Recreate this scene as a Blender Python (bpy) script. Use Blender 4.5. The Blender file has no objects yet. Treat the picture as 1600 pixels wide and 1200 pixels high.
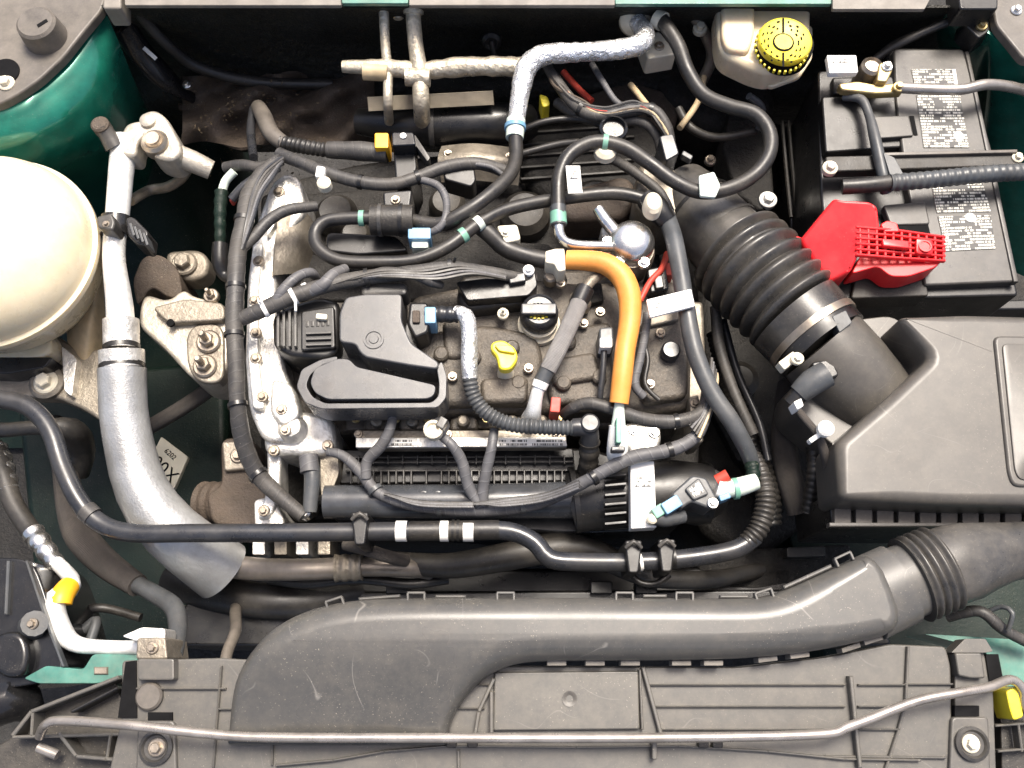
import bpy, bmesh, math, random
from mathutils import Vector, Matrix
random.seed(7)
R = math.radians
sc = bpy.context.scene
COL = sc.collection

# ---------------------------------------------------------------- camera
TILT, DIST, FPX = R(18), 0.95, 1424.6
CAM = Vector((0, -DIST*math.sin(TILT), DIST*math.cos(TILT)))
FWD = Vector((0, math.sin(TILT), -math.cos(TILT)))
UP = Vector((0, math.cos(TILT), math.sin(TILT)))
RIGHT = Vector((1, 0, 0))
cd = bpy.data.cameras.new('camera'); cam = bpy.data.objects.new('camera', cd); COL.objects.link(cam)
cam.location = CAM; cam.rotation_euler = (TILT, 0, 0)
cd.sensor_width = 36; cd.lens = 36*FPX/1600; cd.clip_start = 0.02; cd.clip_end = 200
sc.camera = cam
# ---------------------------------------------------------------- light
SUN_AZ, SUN_EL = R(20), R(66)          # azimuth from +Y (towards the windscreen), negative = left
wd = bpy.data.worlds.new('World'); sc.world = wd; wd.use_nodes = True
wn = wd.node_tree.nodes; bg = wn['Background']
sky = wn.new('ShaderNodeTexSky'); sky.sky_type = 'NISHITA'; sky.sun_disc = False
sky.sun_elevation = SUN_EL; sky.sun_rotation = SUN_AZ; sky.dust_density = 6.0; sky.air_density = 0.7; sky.ozone_density = 0.6
bg.inputs['Strength'].default_value = 0.13
wd.node_tree.links.new(sky.outputs[0], bg.inputs[0])
sl = bpy.data.lights.new('sun', 'SUN'); sl.energy = 3.0; sl.angle = R(20); sl.color = (1, .93, .83)
so = bpy.data.objects.new('sun', sl); COL.objects.link(so)
sd = Vector((math.sin(SUN_AZ)*math.cos(SUN_EL), math.cos(SUN_AZ)*math.cos(SUN_EL), math.sin(SUN_EL)))
so.rotation_euler = sd.to_track_quat('Z', 'Y').to_euler(); so.location = sd*5
vs = sc.view_settings; vs.view_transform = 'Standard'; vs.look = 'None'; vs.gamma = 1; vs.use_curve_mapping = False
vs.exposure = 1.0

# ---------------------------------------------------------------- pixel -> place (distance from the height z of what it sits on)
def P(px, py, z):
    d = FWD + RIGHT*((px-800)/FPX) + UP*((600-py)/FPX)
    return CAM + d*((z-CAM.z)/d.z)
def S(px, py, z):                      # metres per pixel there
    return (P(px, py, z)-CAM).dot(FWD)/FPX

# ---------------------------------------------------------------- materials
M = {}
def mat(name, col, rough=.5, metal=0, bump=None, var=.25, vscale=40, dust=0, dustcol=(.30, .26, .20), coat=0, sss=0, trans=0,
        tex=None, rvar=.12, scratch=0, spec=.5, col2=None, speck=0, dsc=14):
    m = bpy.data.materials.new(name); m.use_nodes = True; nt = m.node_tree; N = nt.nodes; L = nt.links
    b = N['Principled BSDF']; M[name] = m
    tc = N.new('ShaderNodeTexCoord'); gp = N.new('ShaderNodeNewGeometry')
    pos = gp.outputs['Position']
    def noise(s, d=4, r=.6, v=None):
        n = N.new('ShaderNodeTexNoise'); n.inputs['Scale'].default_value = s; n.inputs['Detail'].default_value = d
        n.inputs['Roughness'].default_value = r; L.new(v or pos, n.inputs['Vector']); return n.outputs['Fac']
    def ramp(v, a, c, x=0., y=1.):
        r = N.new('ShaderNodeMapRange'); r.inputs[1].default_value = a; r.inputs[2].default_value = c
        r.inputs[3].default_value = x; r.inputs[4].default_value = y; L.new(v, r.inputs[0]); return r.outputs[0]
    def mix(f, a, c):
        x = N.new('ShaderNodeMix'); x.data_type = 'RGBA'
        if isinstance(f, float): x.inputs['Factor'].default_value = f
        else: L.new(f, x.inputs['Factor'])
        for s, k in ((a, 'A'), (c, 'B')):
            q = [i for i in x.inputs if i.name == k and i.type == 'RGBA'][0]
            if isinstance(s, tuple): q.default_value = (*s, 1)
            else: L.new(s, q)
        return [o for o in x.outputs if o.type == 'RGBA'][0]
    def math_(op, a, c):
        n = N.new('ShaderNodeMath'); n.operation = op
        for i, v in enumerate((a, c)):
            if isinstance(v, (int, float)): n.inputs[i].default_value = v
            else: L.new(v, n.inputs[i])
        return n.outputs[0]
    nz = noise(vscale)
    lo = tuple(c*(1-var) for c in col); hi = col2 or tuple(min(1, c*(1+var)) for c in col)
    c = mix(ramp(nz, .35, .68), lo, hi)
    h = None
    if tex:
        sp = N.new('ShaderNodeSeparateXYZ'); L.new(tc.outputs['UV'], sp.inputs[0]); u, v = sp.outputs[0], sp.outputs[1]
        if tex == 'tape':              # overlapping turns of cloth tape
            q = math_('ADD', math_('MULTIPLY', v, 90.), math_('MULTIPLY', u, 22.))
            q = math_('ADD', q, math_('MULTIPLY', noise(25), 1.2))
            fr = math_('FRACT', q, 0.); h = fr
            c = mix(ramp(fr, .0, .16, .55, 0.), c, tuple(x*.35 for x in col))
            c = mix(ramp(fr, .88, 1.0, 0., .5), c, tuple(min(1, x*2.2+.03) for x in col))
        elif tex == 'braid':
            a = 2400.
            s1 = math_('SINE', math_('MULTIPLY', math_('ADD', u, v), a), 0.); s2 = math_('SINE', math_('MULTIPLY', math_('SUBTRACT', u, v), a), 0.)
            h = math_('MULTIPLY', s1, s2)
            c = mix(ramp(h, -.3, .5), tuple(x*.5 for x in col), c)
        elif tex == 'print':           # lines of small print
            q = math_('MULTIPLY', v, 260.); row = math_('FLOOR', q, 0.); fr = math_('FRACT', q, 0.)
            cb = N.new('ShaderNodeCombineXYZ'); L.new(math_('MULTIPLY', u, 900.), cb.inputs[0]); L.new(math_('MULTIPLY', row, 7.3), cb.inputs[1])
            n2 = noise(1., 2, .5, cb.outputs[0])
            cb2 = N.new('ShaderNodeCombineXYZ'); L.new(math_('MULTIPLY', u, 70.), cb2.inputs[0]); L.new(math_('MULTIPLY', row, 3.1), cb2.inputs[1])
            n3 = noise(1., 1, .5, cb2.outputs[0])
            k = math_('MULTIPLY', math_('GREATER_THAN', n2, .47), math_('LESS_THAN', fr, .62))
            k = math_('MULTIPLY', k, math_('GREATER_THAN', n3, .42))
            c = mix(k, c, col2 or (.05, .05, .05))
            if col2: c = mix(k, tuple(x for x in col), col2)
    if dust:
        d1 = ramp(noise(dsc, 6, .7), .42, .72); d2 = ramp(noise(220, 3, .7), .35, .7)
        k = math_('MULTIPLY', math_('ADD', math_('MULTIPLY', d1, .7), math_('MULTIPLY', d2, .3)), dust)
        c = mix(k, c, dustcol)
    if speck:
        k = math_('MULTIPLY', math_('MULTIPLY', ramp(noise(620, 2, .6), .66, .74), ramp(noise(18, 3, .6), .38, .62)), speck)
        c = mix(k, c, (.52, .46, .36))
    if scratch:
        def line(s, w, off):            # thin wandering scuff lines
            ad = N.new('ShaderNodeVectorMath'); ad.operation = 'ADD'; L.new(pos, ad.inputs[0]); ad.inputs[1].default_value = (off, off*.7, 0)
            v = math_('ABSOLUTE', math_('SUBTRACT', noise(s, 1, .4, ad.outputs[0]), .5), 0.)
            return math_('MULTIPLY', ramp(v, 0., w, 1., 0.), ramp(noise(s*1.7, 2, .5, ad.outputs[0]), .56, .64))
        k = math_('MULTIPLY', math_('MAXIMUM', line(9., .0035, 3.1), math_('MAXIMUM', line(16., .004, 7.7), line(5., .002, 1.3))), scratch)
        c = mix(k, c, (.5, .47, .42))
    L.new(c, b.inputs['Base Color'])
    L.new(ramp(noise(vscale*.7, 5, .7), .3, .7, max(.03, rough-rvar), min(1, rough+rvar)), b.inputs['Roughness'])
    b.inputs['Metallic'].default_value = metal; b.inputs['Specular IOR Level'].default_value = spec
    b.inputs['Coat Weight'].default_value = coat; b.inputs['Coat Roughness'].default_value = .08
    if sss:
        b.inputs['Subsurface Weight'].default_value = sss; b.inputs['Subsurface Radius'].default_value = (.02, .016, .01); b.inputs['Subsurface Scale'].default_value = .6
    if trans: b.inputs['Transmission Weight'].default_value = trans
    if bump or h:
        bp = N.new('ShaderNodeBump')
        if bump:
            bs, st, bd = bump; bp.inputs['Strength'].default_value = st; bp.inputs['Distance'].default_value = bd
            hh = noise(bs, 4, .65)
            if h: hh = math_('ADD', math_('MULTIPLY', hh, .5), h)
        else: hh = h; bp.inputs['Strength'].default_value = .7; bp.inputs['Distance'].default_value = .0008
        L.new(hh, bp.inputs['Height']); L.new(bp.outputs[0], b.inputs['Normal'])
    return m
FINE = (900, .25, .0004)
mat('shroud', (.074, .071, .065), .36, bump=(1500, .25, .0003), dust=.20, dsc=45, scratch=.1, vscale=5, speck=.6, var=.10)
mat('duct', (.064, .063, .060), .29, bump=(1500, .22, .0003), dust=.14, dsc=50, scratch=.22, vscale=4, speck=.6, var=.08)
mat('airbox', (.068, .063, .056), .34, bump=(1800, .25, .0003), dust=.14, dsc=60, vscale=5, var=.08, scratch=.1, speck=.3)
mat('black', (.008, .008, .0085), .34, bump=FINE, dust=.05, speck=.25)
mat('bellows', (.024, .0235, .023), .34, bump=FINE, dust=.18, speck=.3)
mat('plenum', (.045, .049, .056), .22, bump=(300, .1, .0004), dust=.08, speck=.2)
mat('black_gloss', (.007, .0075, .009), .20, bump=(300, .1, .0004), dust=.04, speck=.15)
mat('black_dusty', (.014, .0125, .011), .5, bump=(500, .4, .0008), dust=.16, speck=.5)
mat('cover_grey', (.040, .039, .038), .36, bump=FINE, dust=.2, speck=.3)
mat('cover_blue', (.058, .059, .062), .30, bump=FINE, dust=.14, dsc=50, var=.1, speck=.3)
mat('rubber', (.014, .0135, .0135), .42, bump=(400, .2, .0005), dust=.14, speck=.3)
mat('rubber_blue', (.019, .021, .026), .32, bump=(300, .15, .0005), dust=.10, speck=.2)
mat('rubber_grey', (.05, .055, .06), .42, bump=(300, .2, .0005), dust=.15, speck=.3)
mat('tape', (.032, .031, .031), .55, tex='tape', dust=.2, speck=.4)
mat('tape_light', (.085, .085, .09), .55, tex='tape', dust=.15, speck=.4)
mat('braid', (.42, .40, .38), .5, .3, tex='braid')
mat('braid_black', (.07, .06, .055), .6, tex='braid', dust=.2)
mat('alu_cast', (.74, .72, .67), .36, .6, bump=(200, .6, .0025), dust=.3, dustcol=(.28, .235, .17), dsc=40, vscale=70, speck=.3)
mat('alu_dull', (.26, .23, .185), .45, .5, bump=(200, .5, .002), dust=.5, dustcol=(.14, .11, .075), vscale=50, speck=.5)
mat('alu_mid', (.46, .42, .35), .42, .4, bump=(180, .5, .002), dust=.4, dustcol=(.24, .19, .13), vscale=50, speck=.4)
mat('alu_pipe', (.80, .80, .77), .32, .35, bump=(120, .25, .001), dust=.12, dustcol=(.45, .42, .35))
mat('pipe_brown', (.20, .175, .15), .42, .5, bump=(120, .2, .001), dust=.35)
mat('steel', (.36, .31, .25), .38, .8, bump=(300, .3, .001), dust=.35, dustcol=(.16, .12, .08))
mat('steel_bright', (.70, .68, .64), .22, .95, bump=(90, .3, .0015))
mat('rod', (.33, .30, .27), .30, .6, bump=(200, .15, .0005), dust=.25)
mat('zinc_yellow', (.50, .38, .17), .38, .8, dust=.25)
mat('foil', (.86, .85, .82), .28, .75, bump=(100, 1., .005), vscale=90)
mat('sleeve', (.42, .425, .42), .34, .55, bump=(300, .35, .0018), dust=.6, dustcol=(.27, .255, .23), dsc=26, vscale=10, var=.35, speck=.5)
mat('head_brown', (.055, .048, .040), .46, .2, bump=(300, .7, .002), dust=.6, dustcol=(.20, .165, .125), dsc=24, vscale=40, speck=.7)
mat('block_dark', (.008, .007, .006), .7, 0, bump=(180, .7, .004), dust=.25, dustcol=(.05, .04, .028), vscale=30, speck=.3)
mat('rust_brown', (.060, .044, .033), .7, .0, bump=(300, .8, .002), dust=.5, dustcol=(.12, .092, .062), speck=.6)
mat('firewall', (.0065, .0075, .006), .6, bump=(90, .8, .006), dust=.35, dustcol=(.045, .038, .022), vscale=25, speck=.5)
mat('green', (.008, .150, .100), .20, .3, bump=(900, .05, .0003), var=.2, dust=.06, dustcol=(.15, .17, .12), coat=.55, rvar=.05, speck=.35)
mat('green_dark', (.0028, .014, .010), .5, 0, bump=(300, .4, .001), var=.2, dust=.5, dustcol=(.022, .019, .012), dsc=20, speck=.4, spec=.25)  # wing green darkened to hold the shade on rails and arch, plus brown dirt
mat('green_pale', (.04, .17, .135), .42, .1, dust=.3, coat=.3)
mat('trim_grey', (.085, .075, .065), .48, bump=(1100, .3, .0004), dust=.3, speck=.3)
mat('strip_grey', (.16, .145, .125), .55, bump=(600, .3, .0005), dust=.2)
mat('tank', (.70, .61, .44), .30, sss=.6, var=.06, dust=.45, dustcol=(.62, .50, .30), dsc=11, bump=(60, .08, .002), speck=.1)
mat('reservoir', (.74, .62, .43), .30, sss=.5, var=.05, dust=.2, dustcol=(.50, .37, .2))
mat('tan', (.48, .37, .22), .5, dust=.35, sss=.2)
mat('orange', (.70, .26, .045), .5, bump=(350, .3, .0008), var=.14, vscale=25, dust=.45, dustcol=(.60, .33, .11), dsc=30, speck=.4)
mat('red', (.66, .012, .018), .36, sss=.1, var=.08, bump=(500, .1, .0003), dust=.08, dustcol=(.55, .2, .15), speck=.2)
mat('red_dull', (.45, .05, .03), .5)
mat('yellow', (.74, .60, .03), .42, var=.1, dust=.2, dustcol=(.45, .36, .12), speck=.3)
mat('amber', (.85, .42, .02), .4, var=.05)
mat('white', (.80, .79, .74), .45, var=.05, dust=.1)
mat('ivory', (.70, .64, .50), .48, var=.08, dust=.2)
mat('mint', (.60, .68, .60), .45, var=.08, dust=.25)
mat('mint_green', (.16, .36, .27), .5, var=.15, dust=.2)
mat('blue', (.13, .30, .46), .4, var=.15, dust=.25)
mat('label', (.78, .76, .70), .5, tex='print', var=.03, dust=.06)
mat('label_plain', (.80, .79, .75), .5, var=.04, dust=.08)
mat('label_battery', (.018, .018, .019), .4, tex='print', col2=(.62, .60, .52))
mat('ink_and_shade', (.004, .004, .0045), .8, spec=.15)  # black for print, and for shade painted where openings would be
mat('heater_tan', (.58, .52, .41), .34, .5, bump=(170, .8, .003), dust=.5, dustcol=(.22, .17, .11), dsc=30, vscale=80, speck=.5)
mat('leaf_litter', (.11, .08, .045), .8, var=.7, vscale=400)
mat('asphalt', (.03, .029, .027), .9, bump=(200, .8, .004), vscale=60)
mat('woven', (.42, .36, .27), .6, .2, tex='braid', dust=.3)
mat('insulation', (.05, .046, .040), .85, bump=(300, 1., .004), dust=.4)

# ---------------------------------------------------------------- mesh helpers
def thing(name, label, cat, at, group=None):
    o = bpy.data.objects.new(name, None); COL.objects.link(o); o.location = P(*at); o.empty_display_size = .02
    o['label'] = label; o['category'] = cat
    if group: o['group'] = group
    return o
def tag(o, label, cat, group=None):
    o['label'] = label; o['category'] = cat
    if group: o['group'] = group
    return o
def wloc(o):
    v = o.location.copy()
    while o.parent: o = o.parent; v += o.location
    return v
def link(o, parent):
    COL.objects.link(o)
    if parent: o.parent = parent; o.location = o.location - wloc(parent)
    return o
def mk(name, vs, fs, m, parent=None, uvs=None, sharp=40, bev=None, smooth=True):
    """vs world positions; origin goes to the base centre. bev=(list of vertex-index pairs, offset, segments)"""
    xs = [v[0] for v in vs]; ys = [v[1] for v in vs]; zs = [v[2] for v in vs]
    c = Vector(((min(xs)+max(xs))/2, (min(ys)+max(ys))/2, min(zs)))
    me = bpy.data.meshes.new(name)
    me.from_pydata([Vector(v)-c for v in vs], [], fs)
    if uvs:
        ul = me.uv_layers.new(name='UVMap'); i = 0
        for f in uvs:
            for q in f: ul.data[i].uv = q; i += 1
    if bev or not uvs:
        bm = bmesh.new(); bm.from_mesh(me); bmesh.ops.recalc_face_normals(bm, faces=bm.faces)
        if bev:
            bm.verts.ensure_lookup_table(); ed = []
            for a, b in bev[0]:
                e = bm.edges.get((bm.verts[a], bm.verts[b]))
                if e: ed.append(e)
            bmesh.ops.bevel(bm, geom=ed, offset=bev[1], segments=bev[2], profile=.5, affect='EDGES', clamp_overlap=True)
        bm.to_mesh(me); bm.free()
    if smooth:
        me.shade_smooth(); me.set_sharp_from_angle(angle=R(sharp))
    me.materials.append(M[m])
    o = bpy.data.objects.new(name, me); o.location = c
    return link(o, parent)

def crom(pts, step):
    """dense Catmull-Rom through pts (tuples of any length); returns list"""
    n = len(pts); out = []
    if n == 2: pts = [pts[0], tuple((a+b)/2 for a, b in zip(*pts)), pts[1]]; n = 3
    for i in range(n-1):
        p0, p1, p2, p3 = pts[max(i-1, 0)], pts[i], pts[i+1], pts[min(i+2, n-1)]
        d = math.dist(p1[:3], p2[:3]); k = max(2, int(d/step))
        for j in range(k):
            t = j/k; t2 = t*t; t3 = t2*t
            out.append(tuple(.5*(2*b+(c-a)*t+(2*a-5*b+4*c-d_)*t2+(3*b-a-3*c+d_)*t3) for a, b, c, d_ in zip(p0, p1, p2, p3)))
    out.append(tuple(pts[-1])); return out

def tube(name, pts, r, m, parent=None, seg=12, corr=None, ell=1., step=None, wob=0, sharp=50):
    """pts (px,py,z); r radius in pixels (number or one per point); corr=(pitch m, depth fraction); ell vertical/horizontal"""
    rs = r if isinstance(r, (list, tuple)) else [r]*len(pts)
    ctrl = [(*P(*p), q*S(*p)) for p, q in zip(pts, rs)]
    rm = max(c[3] for c in ctrl)
    st = step or (corr[0]/6 if corr else max(.004, rm*.55))
    d = crom(ctrl, st)
    if m.startswith('tape') and not wob: wob = .035
    if wob:
        for i in range(1, len(d)-1):
            d[i] = (*d[i][:3], d[i][3]*(1+random.uniform(-wob, wob)))
    pos = [Vector(q[:3]) for q in d]; rad = [q[3] for q in d]
    n = len(pos); vs, fs, uv = [], [], []; s = 0; L = [0]
    for i in range(1, n): s += (pos[i]-pos[i-1]).length; L.append(s)
    nrm = None
    for i in range(n):
        t = (pos[min(i+1, n-1)]-pos[max(i-1, 0)]).normalized()
        if ell != 1: a = t.cross(Vector((0, 0, 1)))
        elif nrm is None:
            a = t.cross(Vector((0, 0, 1)) if abs(t.z) < .9 else Vector((1, 0, 0)))
        else: a = nrm - t*nrm.dot(t)
        a.normalize(); nrm = a; b = a.cross(t)
        q = rad[i]
        if corr:
            w = .5+.5*math.cos(2*math.pi*L[i]/corr[0]); q *= 1-corr[1]*(1-w**.6)
        for k in range(seg):
            th = 2*math.pi*k/seg
            vs.append(pos[i]+a*(q*math.cos(th))+b*(q*ell*math.sin(th)))
    for i in range(n-1):
        for k in range(seg):
            k2 = (k+1) % seg
            fs.append((i*seg+k, i*seg+k2, (i+1)*seg+k2, (i+1)*seg+k))
            u0, u1 = k/seg*6.28*rm, (k+1)/seg*6.28*rm
            uv.append(((u0, L[i]), (u1, L[i]), (u1, L[i+1]), (u0, L[i+1])))
    for e, o in ((0, 1), (n-1, 0)):
        f = [e*seg+k for k in range(seg)]
        if o: f.reverse()
        fs.append(tuple(f)); uv.append([(0, 0)]*seg)
    return mk(name, vs, fs, m, parent, uv, sharp=sharp)

def rnd(poly, r):
    """round the corners of a pixel polygon"""
    out = []; n = len(poly)
    for i in range(n):
        p, a, b = Vector(poly[i]), Vector(poly[i-1]), Vector(poly[(i+1) % n])
        q = r[i] if isinstance(r, list) else r
        da, db = (a-p), (b-p); ra = min(q, da.length*.48); rb = min(q, db.length*.48)
        if ra < .5 or rb < .5: out.append(tuple(p)); continue
        s, e = p+da.normalized()*ra, p+db.normalized()*rb
        for k in range(5):
            t = k/4; out.append(tuple(s*(1-t)**2+p*2*t*(1-t)+e*t*t))
    return out

def slab(name, poly, z, depth, m, parent=None, bev=.003, seg=3, r=5, taper=0, sharp=35):
    """pixel outline at height z (or per-point z), extruded straight down by depth metres, rounded upper rim"""
    if bev and bev > .004 and r and not isinstance(r, list): r = max(r, 1.3*bev/S(poly[0][0], poly[0][1], z))
    q = rnd([(p[0], p[1], p[2] if len(p) > 2 else z) for p in poly], r) if r else [(p[0], p[1], p[2] if len(p) > 2 else z) for p in poly]
    top = [P(*p) for p in q]; n = len(top)
    c = sum(top, Vector())/n
    bot = [Vector((v.x+(v.x-c.x)*taper, v.y+(v.y-c.y)*taper, v.z-depth)) for v in top]
    vs = top+bot
    fs = [tuple(range(n)), tuple(range(2*n-1, n-1, -1))]+[(i, (i+1) % n, n+(i+1) % n, n+i) for i in range(n)]
    o = mk(name, vs, fs, m, parent, None, sharp=sharp, bev=([(i, (i+1) % n) for i in range(n)], bev, seg) if bev else None)
    if bev and bev >= .002:              # keeps the flat top flat beside its rounded rim
        w = o.modifiers.new('weighted_normal', 'WEIGHTED_NORMAL'); w.mode = 'FACE_AREA'; w.keep_sharp = True; w.weight = 80
    return o

def pillow(name, poly, z, depth, m, parent, rim, r, n=9, step=.006, slope=None):
    """moulded shell: outline at the widest level, quarter-round shoulder of radius rim up to a flat top at z"""
    q = [P(*p) for p in rnd([(p[0], p[1], z-rim) for p in poly], r)]
    d = []
    for i in range(len(q)):
        a, b = q[i], q[(i+1) % len(q)]; k = max(1, int((b-a).length/step))
        d += [a+(b-a)*(j/k) for j in range(k)]
    N = len(d); area = sum(d[i].x*d[(i+1) % N].y-d[(i+1) % N].x*d[i].y for i in range(N)); sg = 1 if area > 0 else -1
    nr = []
    for i in range(N):
        t = (d[(i+2) % N]-d[i-2]); nr.append(Vector((-t.y, t.x, 0)).normalized()*sg)
    rl = []
    for i in range(N):                     # the shoulder tightens where the outline turns sharply
        t1, t2 = (d[i]-d[i-3]).normalized(), (d[(i+3) % N]-d[i]).normalized()
        th = math.asin(max(-1, min(1, (t1.x*t2.y-t1.y*t2.x)*sg))); ds = (d[(i+3) % N]-d[i-3]).length/2
        rl.append(min(rim, .75*ds/th) if th > .02 else rim)
    rl = [min(rl[(i+k) % N] for k in range(-4, 5)) for i in range(N)]
    rl = [sum(rl[(i+k) % N] for k in range(-4, 5))/9 for i in range(N)]
    vs = [v-Vector((0, 0, depth-rim)) for v in d]
    for k in range(n+1):
        t = math.pi/2*k/n; vs += [v+nn*(q*(1-math.cos(t)))+Vector((0, 0, rim*math.sin(t))) for v, nn, q in zip(d, nr, rl)]
    if slope:
        y0, y1, f1 = slope; zb = z-depth
        for v in vs: v.z = zb+(v.z-zb)*(1-(1-f1)*(lambda s: s*s*(3-2*s))(max(0, min(1, (y0-v.y)/(y0-y1)))))
    fs = [(k*N+i, k*N+(i+1) % N, (k+1)*N+(i+1) % N, (k+1)*N+i) for k in range(n+1) for i in range(N)]
    fs += [tuple(range(N-1, -1, -1)), tuple((n+1)*N+i for i in range(N))]
    o = mk(name, vs, fs, m, parent, sharp=60)
    if slope:                              # cut the top into strips so that it can bend
        bm = bmesh.new(); bm.from_mesh(o.data); oy = o.location.y+(wloc(parent).y if parent else 0)
        for k in range(17):
            yy = slope[0]+(slope[1]-slope[0])*k/16
            bmesh.ops.bisect_plane(bm, geom=bm.verts[:]+bm.edges[:]+bm.faces[:], plane_co=(0, yy-oy, 0), plane_no=(0, 1, 0))
        bm.to_mesh(o.data); bm.free(); o.data.shade_smooth(); o.data.set_sharp_from_angle(angle=R(60))
    w = o.modifiers.new('weighted_normal', 'WEIGHTED_NORMAL'); w.mode = 'FACE_AREA'; w.keep_sharp = True; w.weight = 60
    return o

def box(name, c, w, h, ang, depth, m, parent=None, bev=.002, r=3, seg=2):
    """c=(px,py,ztop), size in pixels, turned ang degrees (clockwise in the picture)"""
    a = R(ang); ca, sa = math.cos(a), math.sin(a)
    poly = [(c[0]+x*ca-y*sa, c[1]+x*sa+y*ca) for x, y in ((-w/2, -h/2), (w/2, -h/2), (w/2, h/2), (-w/2, h/2))]
    return slab(name, poly, c[2], depth, m, parent, bev, seg, r)

def quad(name, pts, m, parent=None, th=.0012):
    """printed label: a thin sheet with metric UVs; pts 4 of (px,py,z), first edge is the reading direction"""
    p = [P(*q) for q in pts]; w = (p[1]-p[0]).length; h = (p[3]-p[0]).length
    nrm = (p[1]-p[0]).cross(p[3]-p[0]).normalized()
    if nrm.z < 0: nrm = -nrm
    vs = [v for v in p]+[v-nrm*th for v in p]
    fs = [(0, 1, 2, 3), (7, 6, 5, 4), (0, 4, 5, 1), (1, 5, 6, 2), (2, 6, 7, 3), (3, 7, 4, 0)]
    t = [(0, h), (w, h), (w, 0), (0, 0)]
    return mk(name, vs, fs, m, parent, [t]+[[(0, 0)]*4]*5, smooth=False)

def lathe(name, c, prof, m, parent=None, axis=(0, 0, 1), seg=28, sx=1., sharp=35, ref=None):
    """c=(px,py,z) of height 0; prof [(radius px, height m)] from bottom to top along axis"""
    o = P(*c); s = S(*c); ax = Vector(axis).normalized()
    a = Vector((1, 0, 0)) if abs(ax.x) < .9 else Vector((0, 1, 0))
    a = (a-ax*a.dot(ax)).normalized(); b = ax.cross(a)
    vs, fs = [], []
    for r, h in prof:
        for k in range(seg):
            th = 2*math.pi*k/seg; vs.append(o+ax*h+(a*math.cos(th)*sx+b*math.sin(th))*(r*s))
    n = len(prof)
    for i in range(n-1):
        for k in range(seg):
            k2 = (k+1) % seg; fs.append((i*seg+k, i*seg+k2, (i+1)*seg+k2, (i+1)*seg+k))
    fs.append(tuple(range(seg-1, -1, -1))); fs.append(tuple((n-1)*seg+k for k in range(seg)))
    return mk(name, vs, fs, m, parent, sharp=sharp)

def patch(name, rows, m, parent=None, n=10, th=.003):
    """smooth sheet through rows of (px,py,z)"""
    w = [[tuple(P(*p)) for p in r] for r in rows]
    def res(pts):
        out = []
        k = len(pts)
        for i in range(k-1):
            p0, p1, p2, p3 = pts[max(i-1, 0)], pts[i], pts[i+1], pts[min(i+2, k-1)]
            for j in range(n):
                t = j/n; t2 = t*t; t3 = t2*t
                out.append(tuple(.5*(2*b+(c-a)*t+(2*a-5*b+4*c-d)*t2+(3*b-a-3*c+d)*t3) for a, b, c, d in zip(p0, p1, p2, p3)))
        out.append(pts[-1]); return out
    g = [res(r) for r in w]; cols = list(zip(*g)); g = [res(list(c)) for c in cols]
    nu, nv = len(g), len(g[0])
    vs = [v for r in g for v in r]; fs = [(i*nv+j, i*nv+j+1, (i+1)*nv+j+1, (i+1)*nv+j) for i in range(nu-1) for j in range(nv-1)]
    o = mk(name, vs, fs, m, parent, sharp=80)
    # give it its sheet thickness
    me = o.data; bm = bmesh.new(); bm.from_mesh(me)
    up = sum((f.normal*f.calc_area() for f in bm.faces), Vector())
    if up.z < 0: bmesh.ops.reverse_faces(bm, faces=bm.faces)
    bmesh.ops.solidify(bm, geom=bm.faces[:], thickness=th); bm.to_mesh(me); bm.free()
    me.shade_smooth(); me.set_sharp_from_angle(angle=R(60))
    return o

_bolt = {}
def bolt(px, py, z, r, parent, m='steel', name='bolt', axis=(0, 0, 1), stud=False):
    """hex head with flange washer; alike bolts share their mesh"""
    key = (m, stud)
    if key not in _bolt:
        bm = bmesh.new()
        def ring(rad, h, n, off=0): return [bm.verts.new((rad*math.cos(2*math.pi*k/n+off), rad*math.sin(2*math.pi*k/n+off), h)) for k in range(n)]
        def skin(a, b):
            for k in range(len(a)): bm.faces.new((a[k], a[(k+1) % len(a)], b[(k+1) % len(a)], b[k]))
        a, b, c = ring(1, -.6, 20), ring(1, .08, 20), ring(.86, .2, 20); skin(a, b); skin(b, c); bm.faces.new(c)
        a, b, c = ring(.62, .15, 6), ring(.62, .72, 6), ring(.52, .82, 6); skin(a, b); skin(b, c); bm.faces.new(c)
        if stud:
            a, b, c = ring(.3, .7, 10), ring(.3, 1.9, 10), ring(.2, 2.05, 10); skin(a, b); skin(b, c); bm.faces.new(c)
        bmesh.ops.recalc_face_normals(bm, faces=bm.faces)
        me = bpy.data.meshes.new('bolt'); bm.to_mesh(me); bm.free(); me.shade_smooth(); me.set_sharp_from_angle(angle=R(30)); me.materials.append(M[m])
        _bolt[key] = me
    o = bpy.data.objects.new(name, _bolt[key]); o.location = P(px, py, z); s = r*S(px, py, z); o.scale = (s, s, s)
    o.rotation_euler = Vector(axis).to_track_quat('Z', 'Y').to_euler(); o.rotation_euler.rotate_axis('Z', random.random())
    return link(o, parent)

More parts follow.
